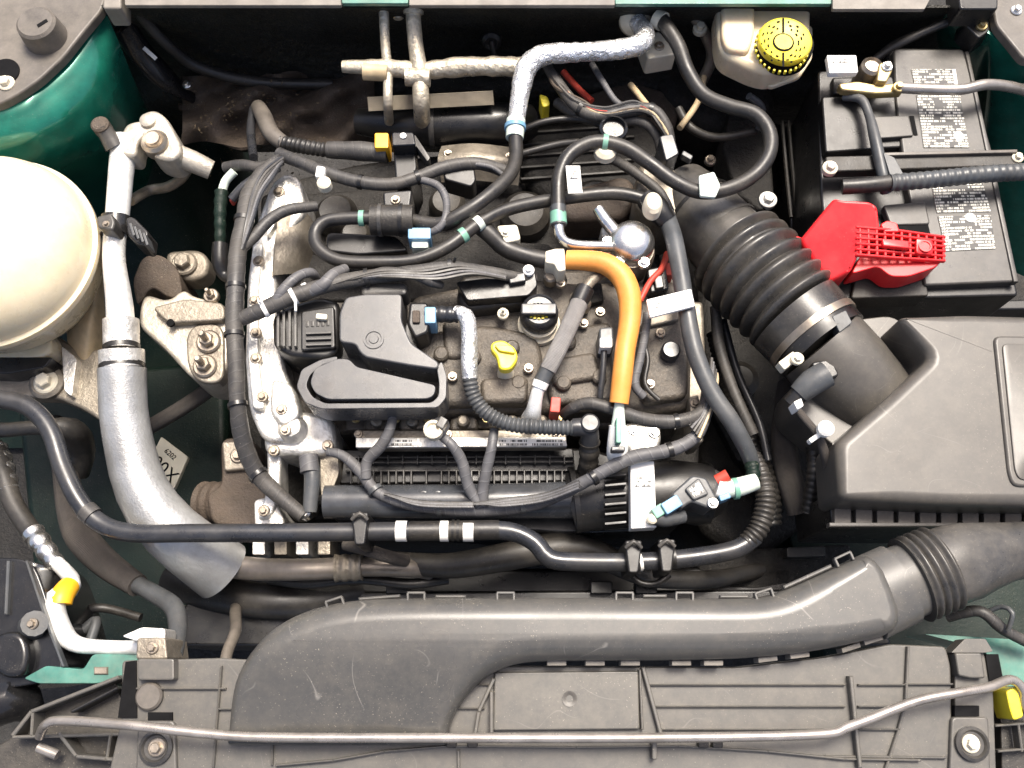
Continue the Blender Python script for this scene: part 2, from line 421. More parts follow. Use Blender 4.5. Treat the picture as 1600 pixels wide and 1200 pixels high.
def text(name, s, c, size, ang, m, parent=None, th=.0006):
    """raised flat print; size in pixels of letter height"""
    cu = bpy.data.curves.new(name, 'FONT'); cu.body = s; cu.size = size*S(*c)*1.4; cu.align_x = 'CENTER'; cu.align_y = 'CENTER'; cu.extrude = th/2
    t = bpy.data.objects.new(name, cu); COL.objects.link(t)
    bpy.context.view_layer.update()
    me = bpy.data.meshes.new_from_object(t.evaluated_get(bpy.context.evaluated_depsgraph_get()))
    bpy.data.objects.remove(t); bpy.data.curves.remove(cu)
    me.name = name; me.materials.clear(); me.materials.append(M[m])
    o = bpy.data.objects.new(name, me); o.location = P(*c); o.rotation_euler = (0, 0, R(-ang))
    return link(o, parent)
def offs(p, z): return (p[0], p[1], z)
def band(parent, a, b, r, m, name='band', seg=16):
    return tube(name, [a, b], r, m, parent, seg=seg, sharp=30)

# ================================================================ THE SETTING: body of the car round the bay
def struct(o): o['kind'] = 'structure'; return o
g = mk('ground', [(-4, -4, -.80), (4, -4, -.80), (4, 4, -.80), (-4, 4, -.80)], [(0, 1, 2, 3)], 'asphalt'); struct(g)
# firewall: a bent sheet from under the cowl down behind the engine
rows = []
for x in range(60, 1700, 105):
    j = random.uniform(-3, 3)
    rows.append([(x, 8, .0), (x, 60+j, -.10), (x, 118+j*2, -.17), (x, 170+j*3, -.22), (x, 235, -.40)])
fw = struct(patch('firewall', rows, 'firewall', n=4))
patch('heat_mat', [[(x, y+random.uniform(-5, 5), -.165+.02*math.sin(x*.05+y*.09)+random.uniform(-.006, .006)) for x in range(285, 590, 30)] for y in (118, 142, 168, 196, 226)], 'rust_brown', fw, n=4, th=.004)
slab('heat_mat', [(905, 150), (985, 125), (1065, 150), (1055, 205), (960, 215)], -.18, .02, 'rust_brown', fw, bev=.006, r=20)
# cowl lip along the windscreen
cl = thing('cowl_lip', 'grey and green windscreen cowl lip running along the firewall top', 'cowl', (800, 6, .02))
slab('rubber_seal', [(190, -70), (528, -70), (533, 8), (195, 8)], .022, .005, 'strip_grey', cl, r=2)
slab('flange', [(529, -70), (638, -70), (638, 5), (534, 5)], .018, .005, 'green_pale', cl, r=2)
slab('rubber_seal', [(639, -70), (960, -70), (961, 8), (639, 8)], .022, .005, 'strip_grey', cl, r=2)
slab('flange', [(961, -70), (1300, -70), (1300, 6), (961, 6)], .018, .005, 'green_pale', cl, r=2)
slab('rubber_seal', [(1301, -70), (1490, -70), (1445, 14), (1301, 14)], .022, .005, 'strip_grey', cl, r=2)
slab('end_block', [(1490, -70), (1560, -70), (1560, 14), (1500, 14)], .02, .03, 'black', cl)
slab('end_block', [(165, -70), (189, -70), (189, 13), (160, 13)], .02, .03, 'strip_grey', cl)
# left wing
struct(patch('inner_wing', [
    [(-260, 225, -.012), (0, 164, -.014), (60, 124, -.016), (105, 82, -.018), (160, 20, -.02)],
    [(-260, 205, -.016), (0, 186, -.018), (70, 152, -.022), (122, 105, -.024), (168, 30, -.026)],
    [(-260, 250, -.035), (0, 232, -.040), (90, 200, -.046), (150, 150, -.052), (186, 75, -.055)],
    [(-260, 310, -.10), (0, 295, -.11), (115, 262, -.12), (182, 212, -.13), (212, 140, -.14)],
    [(-260, 420, -.36), (0, 400, -.36), (140, 350, -.35), (225, 290, -.33), (240, 200, -.28)]], 'green'))
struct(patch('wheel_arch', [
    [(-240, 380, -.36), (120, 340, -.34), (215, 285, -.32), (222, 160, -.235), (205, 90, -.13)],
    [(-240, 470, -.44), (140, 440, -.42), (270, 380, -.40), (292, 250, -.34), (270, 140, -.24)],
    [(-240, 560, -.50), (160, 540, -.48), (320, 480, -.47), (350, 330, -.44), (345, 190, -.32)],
    [(-240, 700, -.55), (180, 690, -.54), (350, 600, -.54), (400, 420, -.52), (400, 250, -.45)]], 'green_dark'))  # wing green darkened for shade, under real dirt
slab('cowl_side_trim', [(-260, -90), (175, -90), (168, -20), (160, 14), (128, 52), (100, 88), (62, 124), (30, 146), (0, 162), (-260, 225)], .0, .012, 'trim_grey', r=12, bev=.003)
trim = tag(bpy.data.objects['cowl_side_trim'], 'grey plastic side trim over the green left wing', 'trim')
lathe('cap', (72, 58, .0), [(34, -.004), (33, .002), (30, .024), (26, .027)], 'trim_grey', trim, seg=32)
box('slot_shade', (66, 36, .0275), 18, 5, -32, .003, 'ink_and_shade', trim, bev=0, r=0)  # solid black bar, the slot's shade put into its colour
lathe('hole_shade', (6, 112, .0015), [(24, -.003), (24, .0002)], 'ink_and_shade', trim, seg=28)  # solid black disc painted as the dark inside of a hole
bolt(10, 130, .001, 13, trim, 'ivory')
# plastic cable channel running up the corner
tube('drain_channel', [(172, 10, -.01), (192, 40, -.05), (222, 85, -.09), (262, 125, -.13), (300, 150, -.17)], [14, 18, 20, 20, 14], 'black_gloss', ell=.5)
tag(bpy.data.objects['drain_channel'], 'glossy black drain channel beside the green left wing', 'channel')
bolt(292, 132, -.13, 7, bpy.data.objects['drain_channel'], 'steel_bright', 'clip')
box('sticker', (234, 83, -.071), 26, 6, 42, .001, 'white', bpy.data.objects['drain_channel'], bev=0, r=0)
tube('weather_seal', [(205, 0, -.005), (225, 30, -.04), (262, 70, -.08), (310, 105, -.12), (400, 128, -.15), (520, 132, -.165)], 9, 'rubber')
tag(bpy.data.objects['weather_seal'], 'black rubber seal curving down onto the firewall', 'seal')
# right wing
struct(patch('inner_wing', [
    [(1480, 10, -.01), (1540, 45, -.01), (1600, 70, -.01), (1860, 110, -.01)],
    [(1455, 30, -.06), (1530, 90, -.07), (1590, 140, -.07), (1860, 200, -.07)],
    [(1430, 70, -.18), (1525, 180, -.20), (1570, 260, -.20), (1860, 330, -.20)],
    [(1400, 140, -.36), (1500, 280, -.38), (1580, 420, -.38), (1860, 480, -.38)]], 'green'))
o = slab('cowl_side_trim', [(1540, -70), (1860, -70), (1860, 120), (1600, 92), (1556, 38)], .004, .012, 'trim_grey', r=8)
tag(o, 'grey plastic side trim over the green right wing beside the battery', 'trim')
bolt(1588, 16, .005, 9, o, 'steel_bright')
o = slab('hinge_bracket', [(1515, 8), (1560, 8), (1552, 45), (1530, 60), (1508, 38)], -.01, .03, 'black', bev=.004)
tag(o, 'black hinge bracket below the cowl at the right wing', 'bracket'); bolt(1534, 40, -.008, 9, o, 'zinc_yellow')
for i, (a, b) in enumerate((((1305, 150, -.08), (1500, 26, -.02)), ((1345, 120, -.075), (1470, 40, -.03)))):
    mx = ((a[0]+b[0])/2-14, (a[1]+b[1])/2-10, (a[2]+b[2])/2)
    tag(tube('vent_tube', [a, mx, b], 5 if i else 7, 'rubber'),
        ('thin' if i else 'thick')+' black vent tube rising behind the battery to the cowl', 'tube')
# chassis rail, left of the engine, and the floor under it
o = struct(slab('chassis_rail', [(20, 590), (352, 560), (360, 910), (330, 1010), (60, 1010)], -.36, .10, 'green_dark', r=20, bev=.012))  # body green with its shade put into the colour
struct(slab('undertray', [(-60, 300), (1680, 150), (1680, 1040), (-60, 1040)], -.56, .02, 'block_dark', r=0, bev=0))
# tag hanging on the rail
t = thing('paper_tag', 'beige printed tag lying on the shade-darkened green rail beside the silver sleeve', 'tag', (262, 722, -.36))
slab('card', [(252, 682), (294, 714), (272, 764), (258, 762), (226, 732)], -.352, .010, 'ivory', t, bev=.0008, r=3)
text('lettering', '00X', (256, 734, -.3515), 21, 40, 'ink_and_shade', t)
text('lettering', '6202', (266, 710, -.3515), 8, 40, 'ink_and_shade', t)

# ================================================================ FRONT: radiator panel, duct, prop rod
sh = thing('radiator_shroud', 'wide grey plastic radiator shroud panel with ribs along the bay front', 'shroud', (880, 1150, .0))
ZS = .0
slab('panel', [(190, 1032), (345, 1028), (560, 1040), (830, 1040), (1150, 1042), (1290, 1026), (1390, 1006), (1478, 1010), (1486, 1040), (1490, 1290), (150, 1290), (190, 1120)], ZS, .02, 'shroud', sh, bev=.002, r=8)
slab('end_plate', [(1492, 1014), (1536, 1014), (1552, 1070), (1560, 1290), (1492, 1290)], ZS-.004, .03, 'shroud', sh, r=4)
slab('mount_tab', [(1486, 1020), (1508, 998), (1540, 998), (1552, 1018), (1540, 1020)], ZS+.004, .02, 'shroud', sh, r=3)
slab('mount_tab', [(1492, 1020), (1534, 1020), (1540, 1060), (1518, 1060), (1498, 1056)], ZS+.006, .02, 'shroud', sh, r=4)
slab('opening_shade', [(1540, 1022), (1560, 1022), (1568, 1064), (1546, 1064)], ZS-.002, .02, 'ink_and_shade', sh, r=0, bev=0)  # solid black slab, colour standing in for the shade of an opening
slab('opening_shade', [(196, 1034), (213, 1032), (214, 1122), (184, 1122)], ZS+.0015, .01, 'ink_and_shade', sh, r=0, bev=0)  # black slab on the panel, painted as a shaded gap
box('mount_tab', (243, 1046, ZS+.012), 58, 34, 0, .02, 'shroud', sh, r=5, bev=.003)
lathe('plug', (235, 1088, ZS), [(21, -.002), (21, .004), (18, .006)], 'trim_grey', sh)
box('clip_window_shade', (250, 1122, ZS+.003), 38, 18, 0, .006, 'ink_and_shade', sh, r=1, bev=0)  # black plate painted as the shade inside a clip window
box('clip_window_shade', (1511, 1111, ZS+.003), 38, 17, 0, .006, 'ink_and_shade', sh, r=1, bev=0)  # right-hand black plate, window shade painted likewise
def rib(pts, w=3, h=.005, z=ZS, m='shroud'):
    for a, b in zip(pts, pts[1:]):
        dx, dy = b[0]-a[0], b[1]-a[1]; l = math.hypot(dx, dy); nx, ny = -dy/l*w/2, dx/l*w/2
        slab('rib', [(a[0]+nx, a[1]+ny), (b[0]+nx, b[1]+ny), (b[0]-nx, b[1]-ny), (a[0]-nx, a[1]-ny)], z+h, h+.004, m, sh, bev=.0008, seg=1, r=0)
for y in (1070, 1104, 1140):
    rib([(1005+(y-1040)*.25, y), (1322, y)]); rib([(1342, y), (1414 if y < 1100 else 1404, y)])
rib([(1414, 1069), (1490, 1069)])
rib([(212, 1076), (352, 1076)]); rib([(338, 1108), (365, 1108)]); rib([(332, 1200), (345, 1040)], 3)
rib([(1330, 1056), (1345, 1200)], 6, .009); rib([(1420, 1010), (1416, 1100), (1405, 1140), (1382, 1210)], 4)
rib([(735, 1070), (770, 1070)], 3); rib([(715, 1107), (757, 1107)]); rib([(1005, 1042), (1034, 1150)], 6, .008); rib([(1000, 1046), (1004, 1140)], 4, .008)
rib([(772, 1060), (748, 1112), (742, 1150)], 6, .010); rib([(768, 1080), (768, 1146)], 6, .014); rib([(430, 1196), (520, 1188), (600, 1174), (700, 1166), (900, 1168), (1060, 1166), (1200, 1174), (1320, 1186), (1440, 1188)], 4, .006)
rib([(425, 1160), (424, 1196)], 3); rib([(716, 1172), (718, 1240)], 5); rib([(1290, 1182), (1480, 1184)], 4)
slab('centre_plate', [(772, 1050), (998, 1048), (1000, 1140), (770, 1142)], ZS+.006, .01, 'shroud', sh, bev=.002, r=4)
lathe('dimple', (890, 1092, ZS+.0062), [(12, -.002), (12, .0008), (8, .0006), (5, -.0003)], 'cover_grey', sh)
for x in (705, 738, 1100, 1122): box('latch', (x, 1163, ZS+.010), 16, 12, 0, .012, 'black_dusty', sh)
box('latch', (1023, 1172, ZS+.014), 8, 30, 0, .016, 'shroud', sh)
for x, y, w in ((245, 1168, 1), (1517, 1162, 1)):
    slab('bolt_pocket', [(x-30, y-42), (x+28, y-42), (x+32, y+60), (x-34, y+60)], ZS+.005, .008, 'shroud', sh, bev=.002, r=8)
    lathe('bushing', (x, y, ZS+.005), [(26, -.002), (26, .004), (21, .006), (18, .003)], 'cover_grey', sh)
    bolt(x, y, ZS+.009, 14, sh, 'steel' if x < 800 else 'ivory')
slab('gap_trim', [(1562, 1075), (1600, 1072), (1680, 1080), (1680, 1290), (1568, 1290)], -.02, .04, 'black_dusty', sh, r=4)
rib([(1556, 1134), (1640, 1128)], 4, .008, -.012); rib([(1560, 1174), (1640, 1168)], 4, .008, -.012); rib([(1592, 1130), (1598, 1175)], 4, .008, -.012)
# left end bracket lattice
lb = thing('headlamp_bracket', 'black lattice bracket left of the shroud under the prop rod pivot', 'bracket', (110, 1150, -.03))
slab('plate', [(20, 1150), (50, 1112), (180, 1062), (200, 1120), (200, 1290), (-60, 1290), (-60, 1200)], -.035, .03, 'black_dusty', lb, r=6)
def bar(pts, w, z, m, parent, h=.012, name='rib'):
    for a, b in zip(pts, pts[1:]):
        dx, dy = b[0]-a[0], b[1]-a[1]; l = math.hypot(dx, dy); nx, ny = -dy/l*w/2, dx/l*w/2
        slab(name, [(a[0]+nx, a[1]+ny), (b[0]+nx, b[1]+ny), (b[0]-nx, b[1]-ny), (a[0]-nx, a[1]-ny)], z, h, m, parent, bev=.001, seg=1, r=0)
bar([(18, 1150), (48, 1112), (185, 1058)], 6, -.012, 'shroud', lb, .026)
bar([(18, 1152), (175, 1148), (210, 1146)], 5, -.012, 'shroud', lb, .026)
bar([(90, 1145), (118, 1182), (165, 1186), (205, 1190)], 6, -.012, 'shroud', lb, .026)
bar([(172, 1146), (166, 1188)], 5, -.012, 'shroud', lb, .026); bar([(50, 1114), (48, 1150)], 5, -.012, 'shroud', lb, .026)
bar([(110, 1112), (184, 1074)], 5, -.014, 'black', lb, .026)
tube('pivot', [(60, 1168, -.015), (90, 1180, -.015)], [8, 8], 'rod', lb)
# prop rod
pr = tag(tube('prop_rod', [(62, 1150, -.005), (72, 1132, .012), (100, 1126, .017), (200, 1133, .031), (320, 1146, .031), (420, 1152, .030), (700, 1153, .030), (1000, 1153, .030), (1270, 1148, .030), (1330, 1134, .030), (1430, 1096, .030), (1500, 1082, .030), (1545, 1074, .024), (1580, 1062, .014), (1600, 1080, .010), (1604, 1110, .004), (1640, 1140, -.01)], 7.5, 'rod', seg=14),
         'long bent grey steel bonnet prop rod lying across the shroud', 'rod')
o = slab('rod_clip', [(1572, 1080), (1590, 1072), (1600, 1120), (1584, 1126), (1578, 1108)], .008, .03, 'yellow', bev=.003); tag(o, 'yellow plastic clip gripping the prop rod end', 'clip')

# intake duct
du = thing('intake_duct', 'broad grey plastic air duct sweeping from the shroud towards the air filter box', 'duct', (900, 985, .0))
body = [(350, 1166), (362, 1075), (384, 1030), (424, 984), (476, 955), (545, 938), (640, 934), (900, 934), (1100, 935), (1190, 935), (1240, 916), (1310, 884), (1362, 860), (1414, 984), (1340, 1004), (1260, 1020), (1150, 1030), (980, 1032), (850, 1032), (800, 1037), (755, 1058), (722, 1094), (702, 1130), (697, 1166)]
pillow('body', body, .046, .046, 'duct', du, .022, [8]+[60]*22+[8], slope=(P(500, 990, .04).y, P(500, 1175, .02).y, .45))
tube('collar', [(1350, 938, .016), (1406, 912, .014)], [64, 63], 'duct', du, seg=40, ell=.66, sharp=30)
tube('joint', [(1402, 914, .014), (1446, 897, .012)], [57, 57], 'duct', du, seg=40, ell=.66)
tube('bellows', [(1424, 906, .013), (1474, 886, .010)], [68, 68], 'bellows', du, seg=44, ell=.68, corr=(.0082, .13), step=.0010)
tube('snout', [(1466, 889, .010), (1510, 876, .008), (1570, 862, .002), (1680, 850, -.01)], [60, 60, 46, 38], 'cover_grey', du, seg=36, ell=.68)
for x, y, a in ((523, 943, -18), (650, 933, 0), (790, 933, 0), (976, 933, 0), (1070, 933, 0), (1195, 930, -18), (1320, 874, -25)):
    ca, sa = math.cos(R(a)), math.sin(R(a))
    for u, v, w, h in ((0, -7, 28, 4), (-13, 0, 4, 14), (13, 0, 4, 14)):
        box('latch_loop', (x+u*ca-v*sa, y+u*sa+v*ca, .034), w, h, a, .006, 'duct', du, bev=.0006, r=0, seg=1)
for x in (870, 930, 985, 1065, 1115, 1200, 1250):
    box('seam_tab', (x, 1036-(.12*(x-1150) if x > 1150 else 0), .02), 30, 8, -7 if x > 1150 else 0, .018, 'strip_grey', du, bev=.001, r=1)
for x, y, a in ((1330, 1012, -18), (1365, 1000, -18)): box('seam_tab', (x, y, .018), 30, 8, a, .016, 'strip_grey', du, bev=.001, r=1)
# top edge seam strips
bar([(560, 936), (625, 931)], 5, .03, 'duct', du, .006, 'seam_strip'); bar([(680, 932), (728, 932)], 5, .03, 'duct', du, .006, 'seam_strip')
bar([(1005, 931), (1042, 931)], 5, .03, 'duct', du, .006, 'seam_strip'); bar([(1125, 932), (1170, 932)], 5, .03, 'duct', du, .006, 'seam_strip'); bar([(1225, 918), (1300, 884)], 6, .03, 'duct', du, .006, 'seam_strip')
# radiator behind the duct
ra = thing('radiator', 'dark radiator top tank in shadow behind the grey duct', 'radiator', (760, 950, -.3))
slab('top_tank', [(300, 925), (1330, 920), (1400, 1010), (250, 1010)], -.20, .16, 'black', ra, bev=.01, r=10)
slab('fan_frame', [(420, 890), (1240, 885), (1240, 930), (420, 930)], -.24, .10, 'black', ra, bev=.006, r=10)
for x in (455, 620, 940, 1010): box('latch', (x, 918, -.19), 34, 20, 0, .02, 'black', ra)
# bottom right bits behind the duct
o = tube('wire_loop', [(1480, 965, -.05), (1530, 955, -.03), (1570, 985, -.03), (1620, 1010, -.04)], [8, 9, 9, 9], 'tape', seg=10); tag(o, 'dark taped wire loom under the black duct snout', 'wire')
o = tube('wire_clip', [(1575, 985, -.02), (1582, 958, -.012), (1566, 948, -.02), (1545, 955, -.03)], 4, 'rubber_grey', seg=8); tag(o, 'thin grey wire hook looping over the taped loom', 'wire')
o = slab('wing_rail', [(1440, 990), (1600, 1000), (1700, 1020), (1700, 1080), (1560, 1075), (1540, 1015)], -.06, .05, 'green_pale', bev=.006); tag(o, 'pale green painted body rail beside the shroud right end', 'body rail')
struct(slab('chassis_rail', [(1220, 800), (1700, 800), (1700, 1060), (1300, 1060)], -.30, .1, 'green_dark', r=8))  # shaded copy of the body green

# ================================================================ LOWER LEFT: lamp back, AC lines
hl = thing('headlamp_housing', 'glossy black headlamp housing back at the left front corner', 'headlamp', (20, 1000, -.1))
slab('shell', [(-60, 870), (50, 872), (72, 930), (100, 1040), (92, 1062), (20, 1075), (-60, 1080)], -.05, .12, 'black_gloss', hl, bev=.014, seg=5, r=16)
slab('rim', [(8, 985), (36, 988), (46, 1020), (38, 1056), (8, 1062), (-20, 1040), (-20, 1000)], -.035, .03, 'black_gloss', hl, bev=.008, seg=4, r=14)
bar([(40, 876), (78, 990), (98, 1042)], 4, -.042, 'rubber_grey', hl, .01); bar([(12, 876), (8, 960)], 5, -.044, 'rubber_grey', hl, .01)
tube('adjuster', [(52, 978, -.05), (54, 974, -.036)], [22, 20], 'rubber_grey', hl); bolt(50, 975, -.035, 9, hl, 'steel')
tube('bulb_cover', [(-40, 1100, -.08), (20, 1090, -.07), (50, 1110, -.09)], [46, 40, 20], 'black_gloss', hl, seg=20)
o = slab('wing_rail', [(36, 1060), (72, 1040), (130, 1046), (145, 1022), (215, 1022), (215, 1058), (150, 1068), (60, 1068)], -.045, .04, 'green_pale', bev=.004, r=6)
tag(o, 'pale green painted body rail below the white pipe left of the shroud', 'body rail'); bar([(146, 1048), (168, 1048)], 12, -.043, 'steel', o, .006, 'clip')
ac = thing('coolant_line', 'white aluminium pipe with amber band and crimped black hose at left', 'pipe', (90, 930, -.08))
tube('hose', [(-50, 690, -.14), (-8, 700, -.13), (5, 740, -.12), (20, 785, -.115), (45, 825, -.11), (62, 848, -.10)], 15, 'rubber', ac, seg=14)
tube('crimp', [(-4, 700, -.13), (2, 718, -.127), (14, 768, -.118)], [15, 17, 17], 'steel_bright', ac, seg=18, corr=(.016, .18))
tube('crimp', [(52, 832, -.105), (66, 852, -.10), (92, 888, -.095)], [17, 17, 14], 'steel_bright', ac, seg=18, corr=(.016, .18))
tube('pipe', [(85, 876, -.095), (112, 905, -.085), (108, 922, -.075), (88, 934, -.06), (86, 955, -.06), (97, 986, -.06), (118, 1006, -.055), (160, 1011, -.05), (222, 1012, -.045)], [11, 12, 14, 16, 16, 16, 13, 11, 11], 'alu_pipe', ac, seg=16)
tube('warning_band', [(108, 916, -.075), (97, 931, -.062), (94, 944, -.060)], [16, 18, 17.5], 'amber', ac, seg=16)
fb = thing('pipe_block', 'cast aluminium pipe connector block standing on the shroud left end', 'connector', (238, 1010, -.02))
slab('block', [(214, 996), (258, 996), (262, 1030), (212, 1030)], .0, .06, 'alu_dull', fb, bev=.004)
slab('fin', [(190, 994), (222, 980), (258, 982), (258, 1000), (214, 1002)], -.012, .03, 'alu_cast', fb, bev=.004)
bolt(238, 1012, .001, 10, fb)
hh = thing('radiator_hose', 'black braided hose bending grey onto the connector block', 'hose', (200, 900, -.12))
tube('braided_sleeve', [(84, 660, -.22), (100, 730, -.19), (112, 795, -.17), (128, 840, -.16), (165, 880, -.15), (215, 915, -.13)], [16, 18, 22, 24, 22, 18], 'braid_black', hh, seg=16)
tube('hose', [(205, 908, -.135), (245, 930, -.115), (272, 950, -.095), (278, 985, -.07), (272, 1025, -.04)], [13, 14, 15, 14, 13], 'rubber_grey', hh, seg=14)
o = tube('drain_tube', [(372, 925, -.21), (368, 955, -.17), (368, 985, -.13), (355, 1020, -.10), (348, 1060, -.08)], 9, 'pipe_brown'); tag(o, 'short tan tube behind the duct left shoulder', 'tube')
o = tube('lower_hose', [(270, 905, -.22), (330, 925, -.2), (420, 940, -.19), (500, 938, -.2), (560, 925, -.22)], 28, 'rubber', seg=18); tag(o, 'fat black lower radiator hose in shadow above the duct shoulder', 'hose')

# ================================================================ LEFT SIDE
ct = thing('coolant_tank', 'large round off-white coolant expansion tank against the left wing', 'tank', (0, 392, -.12))
prof = [(20, -.105), (70, -.10), (118, -.078), (144, -.045), (154, -.010), (155, -.004), (162, -.003), (162, .005), (155, .006)]
prof += [(154*math.cos(R(a)), .008+.078*math.sin(R(a))) for a in range(6, 90, 7)]
lathe('shell', (-8, 396, -.04), prof, 'tank', ct, seg=72, sharp=30)
slab('lower_chamber', [(-60, 500), (70, 505), (84, 545), (60, 562), (-60, 566)], -.10, .08, 'tank', ct, bev=.012, seg=5, r=14)
o = patch('tan_duct', [[(100, 470, -.12), (150, 440, -.12), (160, 420, -.14)], [(104, 520, -.13), (140, 510, -.11), (165, 500, -.14)], [(112, 590, -.15), (135, 580, -.14), (170, 570, -.17)]], 'tan', th=.01)
tag(o, 'tan plastic deflector between the coolant tank and the silver pipe', 'deflector')
mp = thing('mount_plate', 'pale grey metal mount plate under the coolant tank with one bolt', 'plate', (90, 590, -.14))
slab('plate', [(-60, 560), (60, 552), (84, 520), (120, 545), (170, 545), (200, 560), (196, 640), (160, 660), (130, 640), (90, 622), (-60, 620)], -.13, .02, 'alu_dull', mp, bev=.005, r=10)
lathe('washer', (74, 598, -.128), [(27, -.004), (27, .003), (22, .006)], 'alu_dull', mp); bolt(72, 597, -.122, 19, mp, 'ivory')
slab('flange', [(96, 540), (120, 560), (112, 620), (100, 610)], -.118, .02, 'alu_cast', mp, bev=.003)
o = slab('fuse_tray', [(-60, 556), (82, 558), (70, 574), (10, 584), (-60, 580)], -.10, .03, 'black', bev=.003); tag(o, 'black tray edge below the coolant tank', 'tray')
o = tube('side_hose', [(-50, 668, -.13), (0, 672, -.125), (60, 668, -.12), (110, 672, -.14), (126, 700, -.18), (118, 740, -.2)], [12, 12, 12, 20, 22, 20], 'rubber'); tag(o, 'short dark hose stub passing under the bent front conduit', 'hose')

# silver AC suction line
ac = thing('suction_pipe', 'silver pipe with black clip and fat grey heat sleeve left of the engine', 'pipe', (195, 560, -.1))
tube('pipe', [(196, 215, -.03), (190, 262, -.035), (184, 330, -.04), (178, 400, -.045), (186, 470, -.05), (190, 530, -.055)], [20, 19, 18, 17, 20, 22], 'alu_pipe', ac, seg=24)
tube('ferrule', [(189, 500, -.05), (190, 545, -.055)], [27, 27], 'alu_cast', ac, seg=26, sharp=30)
tube('clamp_ring', [(190, 541, -.055), (190.3, 548, -.055)], [28, 28], 'black', ac, seg=26, sharp=30)
tube('ferrule', [(190, 547, -.055), (191, 574, -.06)], [34, 34], 'alu_cast', ac, seg=26, sharp=30)
tube('clamp_ring', [(191, 572, -.06), (191.3, 579, -.06)], [35, 35], 'black', ac, seg=26, sharp=30)
tube('heat_sleeve', [(191, 576, -.06), (193, 640, -.07), (203, 700, -.08), (222, 765, -.09), (266, 828, -.098), (348, 892, -.145)], [36, 36, 37, 40, 45, 49], 'sleeve', ac, seg=32)
tube('hose', [(318, 880, -.135), (400, 889, -.135), (470, 890, -.125), (528, 888, -.13)], [19, 18, 17, 17], 'pipe_brown', ac, seg=18)
tube('crimp', [(524, 888, -.13), (566, 886, -.13)], [22, 22], 'alu_dull', ac, seg=20, corr=(.011, .12))
tube('pipe', [(562, 886, -.13), (610, 886, -.135), (645, 888, -.14), (672, 894, -.16)], [15, 15, 14, 12], 'pipe_brown', ac, seg=16)
cp = thing('pipe_clip', 'black plastic comb clip wrapped round the silver pipe beside the tank', 'clip', (190, 356, -.05))
tube('collar', [(182.5, 340, -.041), (180.5, 368, -.043)], [23, 23], 'black_gloss', cp, seg=22, sharp=30)
slab('latch', [(150, 338), (174, 332), (180, 346), (176, 360), (152, 356)], -.012, .03, 'cover_grey', cp, bev=.003); bolt(166, 350, -.012, 6, cp)
slab('comb_base', [(196, 340), (208, 338), (232, 362), (228, 384), (212, 380), (198, 366)], -.022, .03, 'black', cp, bev=.003)
for k in range(4): box('tooth', (206+k*7, 358+k*5, -.014), 4, 20, -18, .02, 'rubber_grey', cp, r=1)
pf = thing('pipe_fitting', 'cast aluminium pressure fitting block at the top of the silver pipe', 'fitting', (250, 225, -.05))
slab('arm', [(196, 192), (222, 186), (236, 200), (214, 222), (212, 245), (176, 240), (188, 210)], -.02, .03, 'alu_mid', pf, bev=.006, r=8)
slab('body', [(214, 180), (240, 168), (262, 184), (286, 234), (270, 252), (240, 246), (222, 222)], -.02, .04, 'alu_mid', pf, bev=.008, r=10)
lathe('boss', (243, 224, -.02), [(21, -.01), (21, .004), (17, .008), (13, .006), (11, .012), (6, .012)], 'steel', pf)
lathe('boss', (232, 190, -.02), [(12, -.01), (12, .004), (8, .006)], 'alu_mid', pf)
tube('neck', [(268, 238, -.035), (300, 252, -.045), (330, 266, -.055)], [16, 17, 15], 'alu_mid', pf, seg=18)
tube('port', [(180, 230, -.025), (166, 208, -.015), (158, 196, -.008)], [16, 13, 14], 'cover_grey', pf, seg=18); lathe('cap', (158, 197, -.008), [(14, -.01), (14, .004), (11, .006)], 'rust_brown', pf)
tube('branch_pipe', [(296, 258, -.055), (284, 278, -.075), (262, 292, -.09), (232, 298, -.095), (204, 314, -.07)], [8, 8, 8, 8, 8], 'alu_dull', pf, seg=14)

# engine mount
em = thing('engine_mount', 'grey cast engine mount bracket with two flanged nuts beside the silver sleeve', 'bracket', (290, 520, -.12))
slab('arm', [(226, 458), (262, 470), (286, 450), (300, 462), (352, 474), (358, 560), (345, 600), (318, 602), (296, 588), (252, 540), (216, 510), (218, 478)], -.10, .06, 'alu_mid', em, bev=.008, seg=4, r=10)
slab('web', [(290, 466), (350, 474), (352, 500), (262, 505), (236, 480)], -.088, .02, 'alu_dull', em, bev=.006, r=8)
slab('nut_pocket', [(304, 506), (340, 504), (350, 520), (350, 590), (334, 600), (306, 596), (292, 570), (290, 524)], -.096, .02, 'alu_dull', em, bev=.003, r=14)
for y in (534, 572): bolt(326-(y-534)*.15, y, -.094, 19, em, 'steel', 'nut', stud=True)
lathe('hole_shade', (266, 504, -.087), [(6, -.004), (6, .0006)], 'ink_and_shade', em); bolt(330, 462, -.098, 12, em, 'steel', 'nut', stud=True)  # bracket hole is a black disc, its shade painted on
mb = thing('mount_bush', 'brown rubber engine mount bush with oval washer behind the bracket', 'bush', (275, 425, -.16))
slab('housing', [(222, 400), (250, 396), (278, 418), (286, 462), (264, 466), (236, 446), (214, 480), (206, 440)], -.13, .08, 'rust_brown', mb, bev=.008, r=10)
slab('plate', [(256, 392), (312, 388), (328, 406), (322, 432), (290, 440), (262, 420)], -.14, .03, 'alu_dull', mb, bev=.006, r=16); bolt(288, 412, -.137, 20, mb, 'alu_dull')
o = tube('crossing_cable', [(225, 672, -.2), (280, 640, -.18), (330, 606, -.165), (372, 570, -.15)], 12, 'braid_black', seg=12); tag(o, 'dark braided cable passing from the silver sleeve to the engine side', 'cable')

